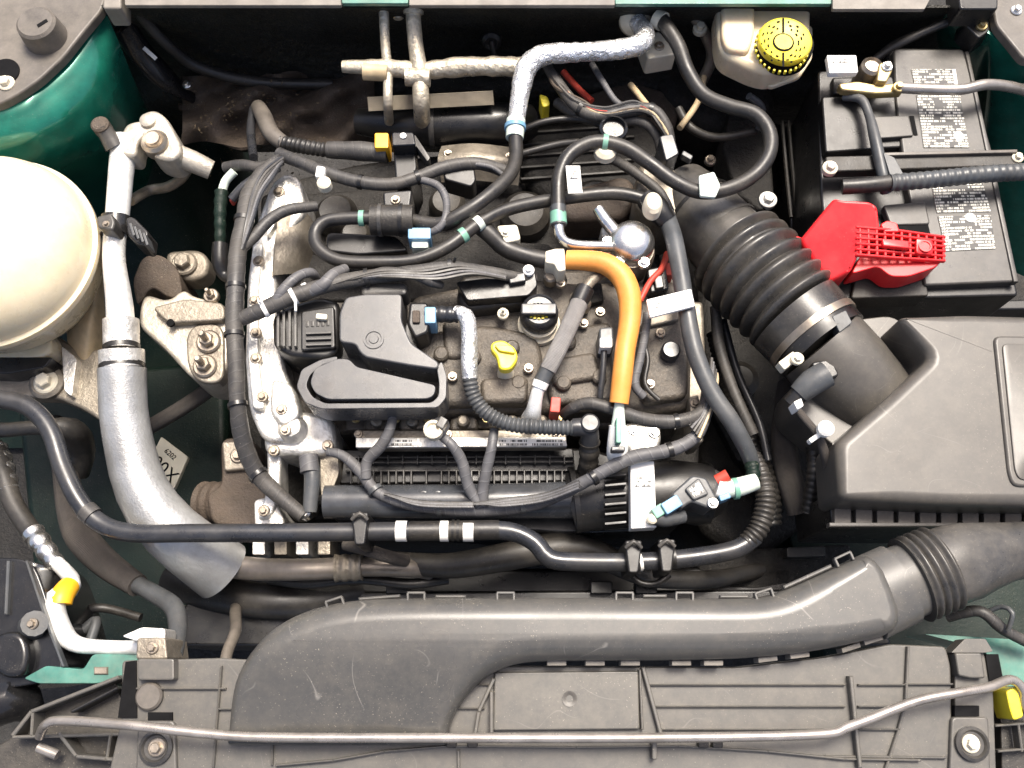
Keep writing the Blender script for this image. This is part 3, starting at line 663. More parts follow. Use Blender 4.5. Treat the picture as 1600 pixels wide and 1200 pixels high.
# ================================================================ ENGINE
en = thing('engine', 'four cylinder engine with cast head, brown cam cover and aluminium timing side', 'engine', (740, 560, -.45))
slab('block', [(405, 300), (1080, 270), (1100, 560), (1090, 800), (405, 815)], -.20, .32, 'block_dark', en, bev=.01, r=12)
slab('head', [(420, 420), (1080, 420), (1086, 665), (420, 680)], -.105, .1, 'head_brown', en, bev=.008, r=10)
# cam cover with ledges
slab('cam_cover', [(640, 462), (800, 430), (900, 440), (1060, 436), (1084, 480), (1080, 640), (700, 645), (640, 640)], -.055, .06, 'head_brown', en, bev=.010, seg=4, r=14)
slab('cam_ledge', [(650, 520), (760, 505), (838, 520), (850, 560), (830, 632), (660, 634)], -.043, .02, 'head_brown', en, bev=.008, seg=4, r=16)
slab('cam_ledge', [(880, 512), (956, 500), (960, 628), (860, 632), (852, 585)], -.044, .02, 'head_brown', en, bev=.008, seg=4, r=12)
slab('cam_ledge', [(1000, 500), (1060, 470), (1078, 490), (1076, 620), (1005, 630)], -.040, .02, 'head_brown', en, bev=.008, seg=4, r=12)
slab('coil_bridge', [(720, 430), (830, 426), (836, 452), (826, 474), (730, 486), (712, 470)], -.034, .03, 'black_dusty', en, bev=.006, seg=3, r=10)
slab('rear_shelf', [(450, 400), (720, 372), (860, 380), (890, 440), (640, 470), (460, 470)], -.10, .05, 'block_dark', en, bev=.006, r=10)
for x, y in ((740, 560), (690, 555), (810, 600), (800, 545), (888, 536), (936, 590), (880, 600)):
    lathe('boss', (x, y, -.043), [(13, -.004), (12, .006), (9, .008)], 'head_brown', en, seg=18)
for x, y in ((786, 488), (938, 487), (876, 442), (707, 588), (1032, 520), (912, 505), (1016, 600), (826, 575)): bolt(x, y, -.036, 8, en)
bolt(786, 490, -.03, 9, en, 'ivory', stud=True)
lathe('plug_cap', (1046, 552, -.038), [(15, -.004), (15, .010), (12, .013)], 'rubber_blue', en)
# injector cups and lower ledge
slab('injector_ledge', [(540, 646), (880, 642), (885, 668), (540, 672)], -.085, .03, 'head_brown', en, bev=.004)
for x in (590, 645, 724, 800, 846): 
    slab('injector_cup', [(x-20, 648), (x+20, 646), (x+24, 672), (x-22, 674)], -.072, .02, 'alu_dull' if x in (645, 800) else 'head_brown', en, bev=.005, r=8); lathe('injector', (x, 660, -.07), [(10, -.002), (9, .008), (6, .010)], 'alu_dull', en, seg=16)
# timing side in bright casting
slab('timing_cover', [(424, 284), (446, 268), (470, 276), (478, 330), (448, 366), (430, 420), (432, 520), (452, 600), (470, 640), (470, 690), (410, 690), (388, 640), (382, 560), (386, 440), (396, 360)], -.06, .20, 'alu_cast', en, bev=.010, seg=4, r=12)
slab('timing_rib', [(394, 380), (412, 376), (404, 450), (404, 560), (414, 640), (394, 640), (386, 560), (388, 450)], -.050, .03, 'alu_cast', en, bev=.006, seg=3, r=8)
slab('timing_rib', [(418, 300), (436, 284), (446, 300), (430, 350), (416, 372)], -.050, .03, 'alu_cast', en, bev=.006, seg=3, r=8)
slab('timing_rib', [(424, 590), (456, 600), (470, 650), (440, 668), (420, 640)], -.050, .02, 'alu_cast', en, bev=.006, seg=3, r=8)
for x, y in ((404, 408), (398, 470), (400, 560), (410, 620), (440, 640), (436, 300), (400, 520), (446, 672)): bolt(x, y, -.050, 9, en, 'steel')
patch('side_face', [[(436, 330, -.055), (470, 325, -.065), (492, 350, -.09)], [(430, 380, -.055), (470, 372, -.07), (490, 392, -.10)], [(428, 430, -.055), (456, 428, -.075), (478, 432, -.10)]], 'alu_dull', en, th=.004)
slab('casting', [(410, 660), (470, 640), (520, 650), (526, 700), (498, 712), (412, 708)], -.07, .10, 'alu_cast', en, bev=.008, seg=4, r=10)
lathe('casting_dome', (458, 672, -.07), [(24, -.01), (23, .008), (16, .016), (8, .018)], 'alu_cast', en)
slab('casting_leg', [(416, 696), (440, 696), (436, 780), (420, 812), (400, 812), (418, 760)], -.085, .10, 'alu_cast', en, bev=.006, r=6)
slab('casting_leg', [(500, 690), (526, 690), (530, 740), (505, 800), (500, 760)], -.085, .10, 'alu_dull', en, bev=.005, r=6)
slab('casting_foot', [(396, 780), (426, 776), (446, 812), (440, 826), (398, 826)], -.09, .08, 'alu_cast', en, bev=.005, r=6)
for x, y in ((428, 704), (512, 696), (412, 798)): bolt(x, y, -.07, 9, en, 'steel')
# rear engine half in shadow: turbo, manifold shapes
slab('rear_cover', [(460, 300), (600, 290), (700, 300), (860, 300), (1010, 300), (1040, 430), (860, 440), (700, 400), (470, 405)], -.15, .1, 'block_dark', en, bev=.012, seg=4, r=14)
for x, y, r in ((530, 345, 34), (560, 380, 26), (820, 345, 40), (930, 330, 44), (700, 330, 30)): lathe('casting_boss', (x, y, -.15), [(r, -.01), (r*.95, .02), (r*.7, .03), (r*.4, .028)], 'black_dusty', en)
slab('end_casting', [(1000, 250), (1060, 262), (1075, 330), (1030, 350), (990, 320)], -.06, .1, 'alu_dull', en, bev=.008, r=10)
slab('end_casting', [(870, 300), (980, 270), (1000, 300), (980, 340), (880, 345)], -.10, .08, 'rust_brown', en, bev=.012, seg=4, r=14)
slab('side_bracket', [(1060, 470), (1100, 470), (1104, 600), (1090, 660), (1064, 660)], -.075, .08, 'alu_dull', en, bev=.005, r=8)
slab('side_bracket', [(975, 660), (1032, 662), (1034, 690), (1020, 715), (985, 712), (972, 690)], -.075, .08, 'alu_cast', en, bev=.005, r=6)
bolt(1022, 676, -.074, 9, en, 'steel_bright'); bolt(990, 672, -.074, 8, en, 'steel_bright')

# breather box (black plastic with two raised lobes)
bb = thing('breather_box', 'charcoal plastic breather box with two raised lobes on the cam cover', 'cover', (585, 560, -.03))
slab('base', [(536, 468), (570, 462), (634, 462), (634, 498), (652, 536), (688, 562), (696, 590), (694, 622), (680, 636), (505, 638), (480, 628), (468, 604), (472, 580), (500, 566), (526, 560), (524, 500)], -.045, .02, 'black', bb, bev=.003, seg=2, r=10)
slab('upper_lobe', [(540, 464), (572, 459), (628, 459), (627, 500), (642, 536), (686, 566), (684, 577), (640, 571), (570, 558), (560, 548), (556, 538), (530, 534), (530, 490)], .004, .05, 'cover_blue', bb, bev=.002, seg=3, r=7)
slab('lower_lobe', [(526, 560), (546, 561), (556, 573), (600, 583), (678, 601), (681, 606), (678, 618), (668, 623), (512, 624), (492, 614), (484, 598), (492, 575)], .003, .05, 'cover_blue', bb, bev=.002, seg=3, r=7)
slab('rim', [(690, 563), (698, 588), (697, 622), (684, 637), (503, 639), (476, 629), (463, 604), (471, 577), (500, 562), (527, 556), (527, 563), (503, 570), (484, 586), (478, 603), (488, 620), (508, 630), (674, 629), (685, 619), (686, 598), (682, 574)], .0, .045, 'cover_blue', bb, bev=.0025, seg=3, r=6)
lathe('screw_boss', (584, 530, .004), [(17, -.002), (16, .0014), (12.5, .0014), (11.5, -.0004), (8, -.0004), (7, .0012), (3, .0012)], 'cover_blue', bb)
box('rear_hump', (600, 452, -.006), 74, 20, -2, .03, 'cover_grey', bb, bev=.005, r=8)
sb = thing('resonator', 'black ribbed plastic resonator tucked between breather box and timing cover', 'resonator', (478, 520, -.05))
slab('case', [(424, 494), (448, 476), (500, 462), (530, 470), (530, 546), (512, 562), (452, 556), (426, 540)], -.02, .07, 'black', sb, bev=.006, r=8)
for k, x in enumerate(range(434, 466, 9)): box('rib', (x, 512, -.012), 4, 58, 0, .012, 'cover_grey', sb, r=1)
slab('pad', [(470, 486), (522, 478), (524, 544), (470, 548)], -.014, .01, 'black', sb, bev=.002)
for k in range(5): box('embossed_mark', (480+k*8, 506-k*.4, -.0130), 5, 9, -3, .002, 'cover_grey', sb, r=1, bev=.0004)
for k in range(3): box('rib', (497, 520+k*9, -.010), 40, 3, -2, .006, 'cover_grey', sb, r=1)
o = slab('connector', [(640, 472), (668, 472), (672, 500), (668, 520), (648, 528), (636, 506)], -.004, .04, 'black', bev=.004); tag(o, 'black quick connector with blue latch on the breather box side', 'connector')
box('latch', (672, 492, .0), 18, 26, 0, .03, 'blue', o); tube('spigot', [(664, 490, -.012), (716, 492, -.012)], [14, 13], 'rubber_blue', o, seg=18, corr=(.009, .12)); box('tab', (650, 494, .0), 12, 20, 0, .02, 'rust_brown', o)

# oil filler cap and dipstick
oc = thing('oil_filler_cap', 'round black oil filler cap with embossed markings on the cam cover', 'cap', (842, 500, -.05))
lathe('neck', (842, 508, -.052), [(34, -.004), (33, .004), (29, .006), (28, .014)], 'ivory', oc)
lathe('cap', (842, 495, -.038), [(30, -.004), (30, .010), (28, .018), (24, .021), (22, .0195)], 'rubber_blue', oc, seg=40)
box('grip', (842, 482, -.010), 56, 18, 0, .014, 'rubber_blue', oc, bev=.003, r=4)
for k in range(9):
    a = R(205-k*16); 
    box('mark', (842+20*math.cos(a), 484-0-14*math.sin(a)+0, -.0165), 3, 5, 0, .001, 'ivory', oc, bev=0, r=0)
for k in range(9):
    a = R(200+k*17.5); box('mark', (842+21*math.cos(a), 482-15*math.sin(a), -.0165), 4, 3, 0, .001, 'yellow', oc, bev=0, r=0)
ds = thing('dipstick', 'bright yellow oil dipstick handle poking from the brown cam cover', 'dipstick', (790, 560, -.04))
slab('handle', [(768, 534), (786, 530), (806, 544), (810, 560), (798, 578), (780, 578), (776, 556), (766, 546)], -.004, .012, 'yellow', ds, bev=.004, seg=4, r=8)
slab('lip', [(772, 538), (800, 540), (806, 552), (780, 548)], .0, .008, 'yellow', ds, bev=.002, r=4)
lathe('tube_collar', (790, 586, -.045), [(13, -.01), (13, .006), (9, .010), (7, .034)], 'ivory', ds)

# fuel rail
fr = thing('fuel_rail', 'aluminium fuel rail with pale stickers running below the breather box', 'fuel rail', (720, 688, -.07))
slab('rail', [(556, 672), (884, 672), (886, 697), (556, 699)], -.062, .02, 'alu_dull', fr, bev=.003, r=3)
slab('flange', [(556, 684), (884, 683), (886, 697), (556, 699)], -.058, .006, 'alu_cast', fr, bev=.001, r=1)
for a, b in ((600, 650), (780, 880)): quad('sticker', [(a, 685, -.0568), (b, 685, -.0568), (b, 696, -.0568), (a, 696, -.0568)], 'label', fr)
for x in (560, 700, 870): bolt(x, 678, -.06, 7, fr)

# intake manifold
im = thing('intake_manifold', 'black plastic intake manifold with ribbed panel and glossy plenum tube', 'manifold', (720, 750, -.1))
slab('body', [(520, 700), (920, 698), (990, 720), (1000, 830), (880, 836), (520, 812)], -.125, .12, 'black', im, bev=.006, r=8)
slab('panel', [(538, 702), (896, 700), (900, 752), (530, 756)], -.105, .03, 'black', im, bev=.003, r=4)
for k in range(30):
    x = 548+k*11.8
    if abs(x-660) < 26 and k % 2: continue
    box('rib', (x, 745, -.093), 2.6, 22, 0, .014, 'cover_grey', im, bev=.0005, r=0, seg=1)
for y in (714, 722, 735): box('rib', (718, y, -.095), 356, 2.4, -.2, .012, 'cover_grey', im, bev=.0005, r=0, seg=1)
for k in range(15): box('rib', (560+k*23, 718, -.094), 2.6, 14, 0, .012, 'cover_grey', im, bev=.0005, r=0, seg=1)
tube('plenum', [(508, 784, -.09), (700, 784, -.09), (850, 782, -.09), (905, 780, -.095)], [26, 27, 28, 30], 'plenum', im, seg=28)
for x in (662, 684): lathe('round_mark', (x, 773, -.0735), [(6, -.003), (6, .0008), (4, .0010), (3, .0002)], 'rubber_blue', im, seg=16)
tube('throttle_duct', [(895, 785, -.10), (930, 778, -.095), (990, 772, -.092), (1050, 768, -.09), (1110, 772, -.092)], [48, 50, 52, 50, 46], 'black', im, seg=32, ell=.8)
for x in (898, 926, 955): tube('duct_ring', [(x-4, 781-(x-898)*.1, -.098), (x+4, 780-(x-898)*.1, -.098)], [52, 52], 'black', im, seg=32, ell=.8, sharp=30)
for k in range(6): box('rib', (962+0*k, 742+k*15, -.045-.002*abs(k-2)), 34, 4, -5, .014, 'black', im, r=1)
lathe('throttle_body', (1098, 770, -.11), [(40, -.05), (42, .0), (40, .01), (30, .03), (24, .03)], 'black_dusty', im)
q = slab('label_strap', [(985, 722), (1022, 720), (1026, 824), (986, 826)], -.040, .02, 'label_plain', im, bev=.002, r=2)
quad('code_print', [(992, 742, -.0385), (1018, 742, -.0385), (1018, 760, -.0385), (992, 760, -.0385)], 'label', q)
sn = thing('pressure_sensor', 'grey manifold pressure sensor with blue connector on the throttle duct', 'sensor', (1075, 775, -.04))
slab('body', [(1048, 772), (1082, 742), (1104, 746), (1122, 780), (1112, 796), (1080, 784), (1064, 796)], -.022, .04, 'rubber_grey', sn, bev=.004, r=6)
slab('face', [(1070, 764), (1092, 746), (1108, 772), (1084, 782)], -.018, .01, 'rubber_grey', sn, bev=.002, r=4); quad('sensor_print', [(1076, 764, -.0175), (1092, 752, -.0175), (1101, 768, -.0175), (1085, 776, -.0175)], 'label', sn)
box('connector', (1050, 788, -.020), 30, 20, -32, .03, 'blue', sn); box('lock', (1030, 798, -.024), 20, 18, -32, .03, 'mint_green', sn)
bolt(1114, 786, -.02, 9, sn, 'steel_bright'); tube('boot', [(1020, 806, -.034), (1036, 812, -.036), (1066, 806, -.046)], [12, 12, 12], 'rubber_grey', sn); lathe('clip', (1018, 812, -.034), [(8, -.004), (8, .006), (5, .008)], 'ivory', sn)

# alternator and pulleys at the belt side
al = thing('alternator', 'brown grey alternator case in shadow beside the belt side casting', 'alternator', (360, 750, -.2))
slab('case', [(344, 684), (396, 682), (402, 740), (420, 780), (410, 826), (330, 820), (320, 770), (346, 760)], -.15, .14, 'rust_brown', al, bev=.010, seg=4, r=10)
slab('plate', [(346, 690), (392, 688), (396, 732), (350, 736)], -.142, .02, 'alu_dull', al, bev=.004)
tube('pulley', [(320, 786, -.19), (352, 786, -.18)], [34, 34], 'rust_brown', al, seg=24, corr=(.012, .1)); bolt(372, 712, -.141, 12, al)
for k in range(4): box('fin', (404+k*34, 852, -.14), 20, 30, 0, .06, 'alu_dull' if k % 2 else 'alu_cast', al, bev=.003)
bp = thing('belt_pulley', 'dark grooved pulley wheel behind the long taped wire harness', 'pulley', (468, 760, -.14))
tube('wheel', [(452, 762, -.16), (476, 762, -.15)], [54, 54], 'block_dark', bp, seg=36, corr=(.006, .05))
tube('rim', [(448, 762, -.16), (454, 762, -.16)], [58, 58], 'alu_dull', bp, seg=36, sharp=30)
vv = thing('control_solenoid', 'pale grey control solenoid standing at the plenum left end', 'solenoid', (487, 750, -.09))
tube('body', [(484, 722, -.07), (488, 745, -.07), (484, 800, -.075)], [13, 13, 11], 'rubber_grey', vv, seg=18, sharp=30); tube('head', [(482, 712, -.068), (484, 738, -.068)], [15, 15], 'tape_light', vv, seg=18, sharp=30)
tube('nipple', [(492, 780, -.078), (514, 782, -.09)], [8, 8], 'black_gloss', vv, corr=(.008, .2)); lathe('foot', (476, 802, -.078), [(10, -.008), (10, .004), (6, .006)], 'steel_bright', vv)

# high pressure pump
hp = thing('fuel_pump', 'shiny steel dome shaped high pressure fuel pump beside the orange sleeve', 'pump', (985, 390, -.06))
lathe('body', (985, 400, -.05), [(36, -.02), (36, .012), (33, .016), (33, .02)], 'alu_dull', hp)
lathe('dome', (986, 382, -.03), [(34, -.004), (36, .002), (36, .006), (33, .012), (24, .018), (12, .021)], 'steel_bright', hp, seg=40)
for x, y in ((966, 402), (1006, 402), (950, 370)): bolt(x, y+8, -.024, 10, hp, 'steel_bright')
slab('flange', [(938, 352), (960, 344), (972, 370), (966, 400), (944, 396)], -.034, .03, 'alu_cast', hp, bev=.005)
tube('port', [(934, 326, -.02), (946, 344, -.022), (962, 364, -.026)], [9, 10, 11], 'steel_bright', hp, seg=16)

# ================================================================ RIGHT SIDE: battery, air box
bt = thing('battery', 'black car battery with printed stickers and raised terminal shelf', 'battery', (1440, 270, -.20))
ZB = -.035
slab('case', [(1392, 74), (1508, 74), (1592, 462), (1300, 470), (1282, 300), (1278, 110), (1380, 104)], ZB-.012, .17, 'black', bt, bev=.004, r=6)
slab('lid', [(1396, 76), (1506, 76), (1552, 240), (1590, 440), (1445, 446), (1416, 280), (1400, 160)], ZB, .014, 'cover_grey', bt, bev=.003, r=5)
slab('terminal_shelf', [(1284, 150), (1352, 150), (1372, 232), (1290, 238)], ZB+.002, .02, 'black', bt, bev=.003)
slab('terminal_shelf', [(1300, 120), (1396, 118), (1402, 142), (1410, 230), (1370, 232), (1350, 150), (1302, 146)], ZB-.004, .012, 'black', bt, bev=.003)
slab('vent_plate', [(1362, 182), (1420, 180), (1428, 212), (1374, 216)], ZB+.003, .012, 'cover_grey', bt, bev=.002, r=3)
slab('vent_slot_shade', [(1421, 181), (1428, 181), (1434, 211), (1428, 211)], ZB+.001, .01, 'ink_and_shade', bt, bev=0, r=0)  # black strip, shade of a vent slot put into colour
slab('side_step', [(1336, 436), (1444, 428), (1452, 462), (1330, 466)], ZB-.004, .03, 'black_dusty', bt, bev=.003)
slab('rib', [(1508, 80), (1514, 80), (1592, 440), (1584, 440)], ZB+.002, .01, 'cover_grey', bt, bev=.001, r=0)
slab('handle_recess', [(1380, 320), (1446, 314), (1454, 350), (1392, 352)], ZB+.003, .01, 'cover_grey', bt, bev=.002)
slab('vent_slot_shade', [(1384, 352), (1450, 350), (1454, 366), (1390, 368)], ZB+.001, .01, 'ink_and_shade', bt, bev=0, r=0)  # second slot, its depth shade painted as a black strip
zq = ZB+.0013
for pts in (((1424, 108), (1488, 108), (1494, 134), (1430, 134)), ((1432, 148), (1500, 148), (1514, 230), (1444, 230)), ((1456, 288), (1536, 286), (1548, 330), (1464, 332)), ((1466, 338), (1548, 336), (1556, 388), (1478, 392))):
    quad('sticker', [(*p, zq) for p in pts], 'label_battery', bt)
quad('sticker_edge', [(1488, 108, zq+.0006), (1493, 108, zq+.0006), (1497, 134, zq+.0006), (1492, 134, zq+.0006)], 'label_plain', bt)
lathe('hazard_mark', (1498, 213, zq), [(8, -.001), (8, .0006)], 'label_plain', bt, seg=16); lathe('hazard_mark', (1516, 340, zq), [(8, -.001), (8, .0006)], 'label_plain', bt, seg=16)
tc = thing('terminal_clamp', 'brass and steel battery terminal clamp joined to a grey cable', 'clamp', (1360, 125, -.02))
slab('strap', [(1310, 130), (1340, 126), (1372, 132), (1410, 128), (1412, 144), (1370, 146), (1315, 140)], -.012, .010, 'zinc_yellow', tc, bev=.003, r=5)
lathe('post', (1358, 112, -.018), [(18, -.02), (17, .010), (13, .014), (11, .010)], 'steel', tc)
slab('ear', [(1374, 98), (1390, 94), (1396, 108), (1386, 128), (1370, 126)], -.004, .02, 'zinc_yellow', tc, bev=.003, r=4); bolt(1386, 104, -.003, 9, tc, 'steel_bright')
bolt(1404, 136, -.008, 9, tc, 'zinc_yellow')
slab('tag_card', [(1292, 86), (1338, 86), (1341, 113), (1296, 114)], -.006, .008, 'label_plain', tc, bev=.0008, r=2); quad('tag_print', [(1300, 92, -.0052), (1326, 92, -.0052), (1326, 98, -.0052), (1300, 98, -.0052)], 'label', tc)
o = tube('earth_cable', [(1404, 137, -.010), (1440, 139, -.008), (1500, 140, -.004), (1545, 132, -.004), (1600, 141, -.03), (1660, 165, -.08)], 8.5, 'rod', seg=14); tag(o, 'smooth grey earth cable leaving the battery terminal over the wing', 'cable')
tie = thing('battery_clamp', 'dark metal battery hold down bar with two pale nuts across the battery', 'clamp', (1440, 250, -.03))
slab('bar', [(1290, 244), (1590, 236), (1594, 258), (1292, 268)], -.016, .014, 'black_dusty', tie, bev=.002, r=4)
slab('bar_lip', [(1380, 238), (1590, 233), (1590, 238), (1382, 243)], -.011, .008, 'trim_grey', tie, bev=.001, r=0)
bolt(1297, 262, -.015, 12, tie, 'ivory', 'nut'); bolt(1590, 246, -.015, 9, tie, 'ivory', 'nut')
o = tube('vent_hose', [(1318, 152, -.028), (1345, 155, -.018), (1358, 180, -.015), (1368, 220, -.010), (1380, 276, -.010), (1384, 300, -.02)], [6, 7, 7, 9, 9, 9], 'rubber_grey', seg=12); tag(o, 'thin grey battery vent hose crossing the hold down bar', 'hose')
slab('tab', [(1380, 238), (1398, 246), (1412, 272), (1392, 277)], -.002, .012, 'rubber_grey', o, bev=.002, r=3)
o = thing('positive_cable', 'thick battery cable in grey corrugated conduit under the red cover', 'cable', (1450, 285, -.02))
tube('cable', [(1316, 292, -.012), (1350, 290, -.008), (1400, 284, -.006)], [12, 12, 12], 'rubber', o, seg=16)
tube('conduit', [(1390, 286, -.006), (1460, 280, -.004), (1540, 272, -.004), (1620, 268, -.01), (1680, 268, -.02)], 14, 'rubber_grey', o, seg=16, corr=(.0085, .12))

# red terminal cover
rc = thing('terminal_cover', 'bright red plastic battery terminal cover with slotted vents', 'cover', (1350, 380, -.02))
slab('hood', [(1304, 308, .022), (1316, 312, .024), (1360, 314, .024), (1372, 322, .022), (1376, 360, .014), (1345, 392, .012), (1330, 424, .004), (1296, 442, -.012), (1276, 418, -.014), (1250, 374, -.010)], 0, .045, 'red', rc, bev=.004, seg=3, r=6)
def vz(x, y): return .018-.010*(x-1340)/140-.006*(y-356)/45
for k in range(6):                       # open lattice: long rails and cross bars
    y0, y1 = 352+k*8.6, 366+k*7.4
    slab('rail', [(1338, y0, vz(1338, y0)), (1400, y0+5, vz(1400, y0+5)), (1478, y1+2, vz(1478, y1)), (1478, y1+5, vz(1478, y1+4)), (1400, y0+8.2, vz(1400, y0+8)), (1338, y0+3.4, vz(1338, y0+3))], 0, .005, 'red', rc, bev=.0006, seg=1, r=0)
for k in range(11):
    x = 1342+k*13; y0 = 354+k*1.3; y1 = 397+k*.9
    slab('cross_bar', [(x, y0, vz(x, y0)-.001), (x+4, y0, vz(x, y0)-.001), (x+5, y1, vz(x, y1)-.001), (x+1, y1, vz(x, y1)-.001)], 0, .005, 'red', rc, bev=.0006, seg=1, r=0)
slab('tongue_pad', [(1432, 372, .0125), (1458, 375, .0105), (1458, 398, .008), (1432, 396, .010)], 0, .006, 'red', rc, bev=.001, seg=2, r=5)
slab('tongue_shade', [(1344, 356, .002), (1470, 368, -.002), (1470, 402, -.004), (1344, 394, .0)], 0, .006, 'ink_and_shade', rc, bev=0, r=0)  # black sheet added so the lattice gaps look shaded
slab('lower_skirt', [(1345, 398), (1400, 400), (1476, 404), (1462, 418), (1420, 432), (1392, 432), (1372, 416), (1330, 428)], -.004, .03, 'red', rc, bev=.004, seg=3, r=8)
slab('hinge_tab', [(1376, 350), (1386, 344), (1402, 348), (1406, 362), (1382, 362)], .014, .02, 'red', rc, bev=.003, r=3)
slab('corner_tab', [(1216, 366), (1232, 362), (1258, 372), (1250, 392), (1224, 384)], -.03, .03, 'red', rc, bev=.004)
lathe('polarity_boss', (1445, 385, .0105), [(11, -.004), (10, .0016), (8, .0016), (7.5, .0004)], 'red', rc)
slab('pad', [(1378, 372), (1420, 376), (1422, 388), (1380, 384)], .0155, .006, 'red', rc, bev=.0015, r=3)

# battery tray and dark wall left of it
btr = thing('battery_tray', 'black ribbed battery tray wall facing the engine', 'tray', (1250, 300, -.2))
slab('wall', [(1218, 190), (1282, 180), (1296, 300), (1300, 470), (1420, 480), (1600, 470), (1680, 480), (1680, 520), (1300, 510), (1236, 360)], -.16, .16, 'black', btr, bev=.006)
for k in range(6): 
    x = 1222+k*10; tube('rib', [(x, 190, -.15), (x+6, 260, -.15), (x+14, 340, -.15)], 3, 'black_dusty', btr, seg=6)
slab('front_lip', [(1300, 474), (1600, 468), (1680, 470), (1680, 482), (1300, 488)], -.10, .05, 'black', btr, bev=.003)

# brake fluid reservoir
br = thing('brake_reservoir', 'cream translucent brake fluid reservoir with round yellow cap', 'reservoir', (1190, 85, -.06))
slab('bottle', [(1120, 0), (1190, -6), (1268, -6), (1268, 74), (1246, 100), (1208, 114), (1180, 108), (1130, 84), (1122, 60)], -.012, .034, 'reservoir', br, bev=.010, seg=5, r=10)
slab('bottle_seam', [(1119, 20), (1124, 100), (1206, 136), (1250, 120), (1270, 90), (1270, 40)], -.038, .006, 'reservoir', br, bev=.002, r=6)
slab('shoulder', [(1128, 4), (1180, 2), (1180, 50), (1170, 82), (1136, 76), (1128, 56)], -.004, .012, 'reservoir', br, bev=.006, seg=4, r=10)
lathe('neck', (1223, 80, -.012), [(42, -.004), (43, .008), (42, .016)], 'ink_and_shade', br, seg=40)
cap = lathe('cap', (1223, 72, .0), [(41, .003), (42, .006), (42, .010), (40, .0125), (38, .0115)], 'yellow', br, seg=48)
lathe('print_ring', (1224, 66, .0120), [(16.5, -.001), (16.5, .0006), (14, .0006), (14, .0004)], 'ink_and_shade', cap, seg=32); lathe('print_disc', (1224, 66, .0120), [(14, -.0005), (14, .0010)], 'yellow', cap, seg=32)
for a in (90, 270): box('print_line', (1224+27*math.cos(R(a)), 66-27*math.sin(R(a)), .0125), 3, 22, 0, .001, 'ink_and_shade', cap, bev=0, r=0)
for k in range(40):
    a = k*9+4; rr = 24+(k % 3)*5
    if abs((a % 180)-90) < 10: continue
    box('print_mark', (1224+rr*math.cos(R(a)), 66-rr*math.sin(R(a))*.97, .0123), 4.5 if k % 2 else 3, 2.2, -a+90, .0006, 'ink_and_shade', cap, bev=0, r=0)
for k in range(30):
    a = k*12; box('grip', (1223+42*math.cos(R(a)), 70-41*math.sin(R(a)), .010), 3, 3.4, -a, .005, 'yellow', cap, bev=.0005, r=0, seg=1)
o = slab('brake_booster', [(1010, 60), (1100, 30), (1220, 130), (1210, 200), (1120, 210), (1030, 150)], -.17, .15, 'block_dark', bev=.03, seg=5, r=30); tag(o, 'dark round brake booster under the cream reservoir', 'booster')
o = tube('booster_bracket', [(1080, 20, -.04), (1100, 50, -.06), (1112, 90, -.09), (1090, 140, -.13)], [9, 9, 9, 9], 'alu_dull'); tag(o, 'tan metal stay beside the brake reservoir', 'stay'); bolt(1094, 44, -.05, 11, o, 'ivory')

# intake bellows between engine and air box
ib = thing('intake_hose', 'fat black ribbed intake hose running from engine to air filter box', 'hose', (1190, 430, -.08))
tube('cuff', [(1062, 300, -.10), (1096, 334, -.085), (1160, 404, -.065)], [50, 58, 64], 'cover_grey', ib, seg=36)
tube('seam', [(1090, 328, -.088), (1094, 332, -.087)], [60, 60], 'black', ib, seg=36, sharp=30)
tube('bellows', [(1152, 396, -.066), (1190, 434, -.055), (1243, 489, -.046)], [82, 85, 82], 'bellows', ib, seg=44, corr=(.0160, .14), step=.0016)
tube('seam', [(1128, 368, -.076), (1132, 372, -.075)], [63.5, 63.5], 'cover_grey', ib, seg=36, sharp=30)
tube('sleeve', [(1240, 492, -.045), (1267, 521, -.043)], [78, 76], 'bellows', ib, seg=36, sharp=30)
tube('clamp_band', [(1266, 519, -.043), (1274, 528, -.042)], [77.5, 77.5], 'steel', ib, seg=36, sharp=30)
tube('sleeve', [(1274, 529, -.042), (1288, 544, -.040)], [75, 75], 'black', ib, seg=36, sharp=30)
bolt(1246, 560, .005, 10, ib, 'ivory', 'screw'); slab('clamp_tab', [(1300, 494), (1322, 484), (1332, 504), (1312, 520)], .012, .015, 'rubber_grey', ib, bev=.002, r=3)
slab('clamp_screw_block', [(1216, 566), (1240, 548), (1248, 560), (1226, 578)], .0, .014, 'ivory', ib, bev=.002, r=3)

# air filter box
ab = thing('air_filter_box', 'big grey brown plastic air filter box with angled neck', 'air filter', (1450, 660, -.1))
pillow('lid', [(1396, 500), (1500, 495), (1700, 500), (1700, 794), (1480, 792), (1308, 784), (1301, 694), (1380, 627), (1449, 562)], .012, .07, 'airbox', ab, .012, 14, n=7)
slab('shoulder', [(1330, 500), (1400, 492), (1454, 560), (1380, 632), (1306, 700), (1296, 690), (1236, 640), (1238, 600), (1300, 560)], -.045, .07, 'airbox', ab, bev=.012, seg=5, r=14)
tube('neck', [(1282, 540, -.040), (1320, 580, -.045), (1372, 634, -.060)], [72, 72, 64], 'airbox', ab, seg=36)
slab('base', [(1294, 770), (1700, 776), (1700, 826), (1300, 822)], -.045, .12, 'black', ab, bev=.004, r=4)
slab('raised_panel', [(1553, 524), (1700, 526), (1700, 762), (1584, 760), (1576, 740)], .0155, .008, 'airbox', ab, bev=.003, seg=3, r=12)
slab('panel_inset', [(1566, 536), (1700, 538), (1700, 750), (1594, 750), (1586, 736)], .0175, .004, 'airbox', ab, bev=.0015, seg=2, r=10)
for k in range(12): box('rib', (1317+k*33.3, 806, -.036), 26, 24, 0, .02, 'trim_grey', ab, bev=.002, r=2)
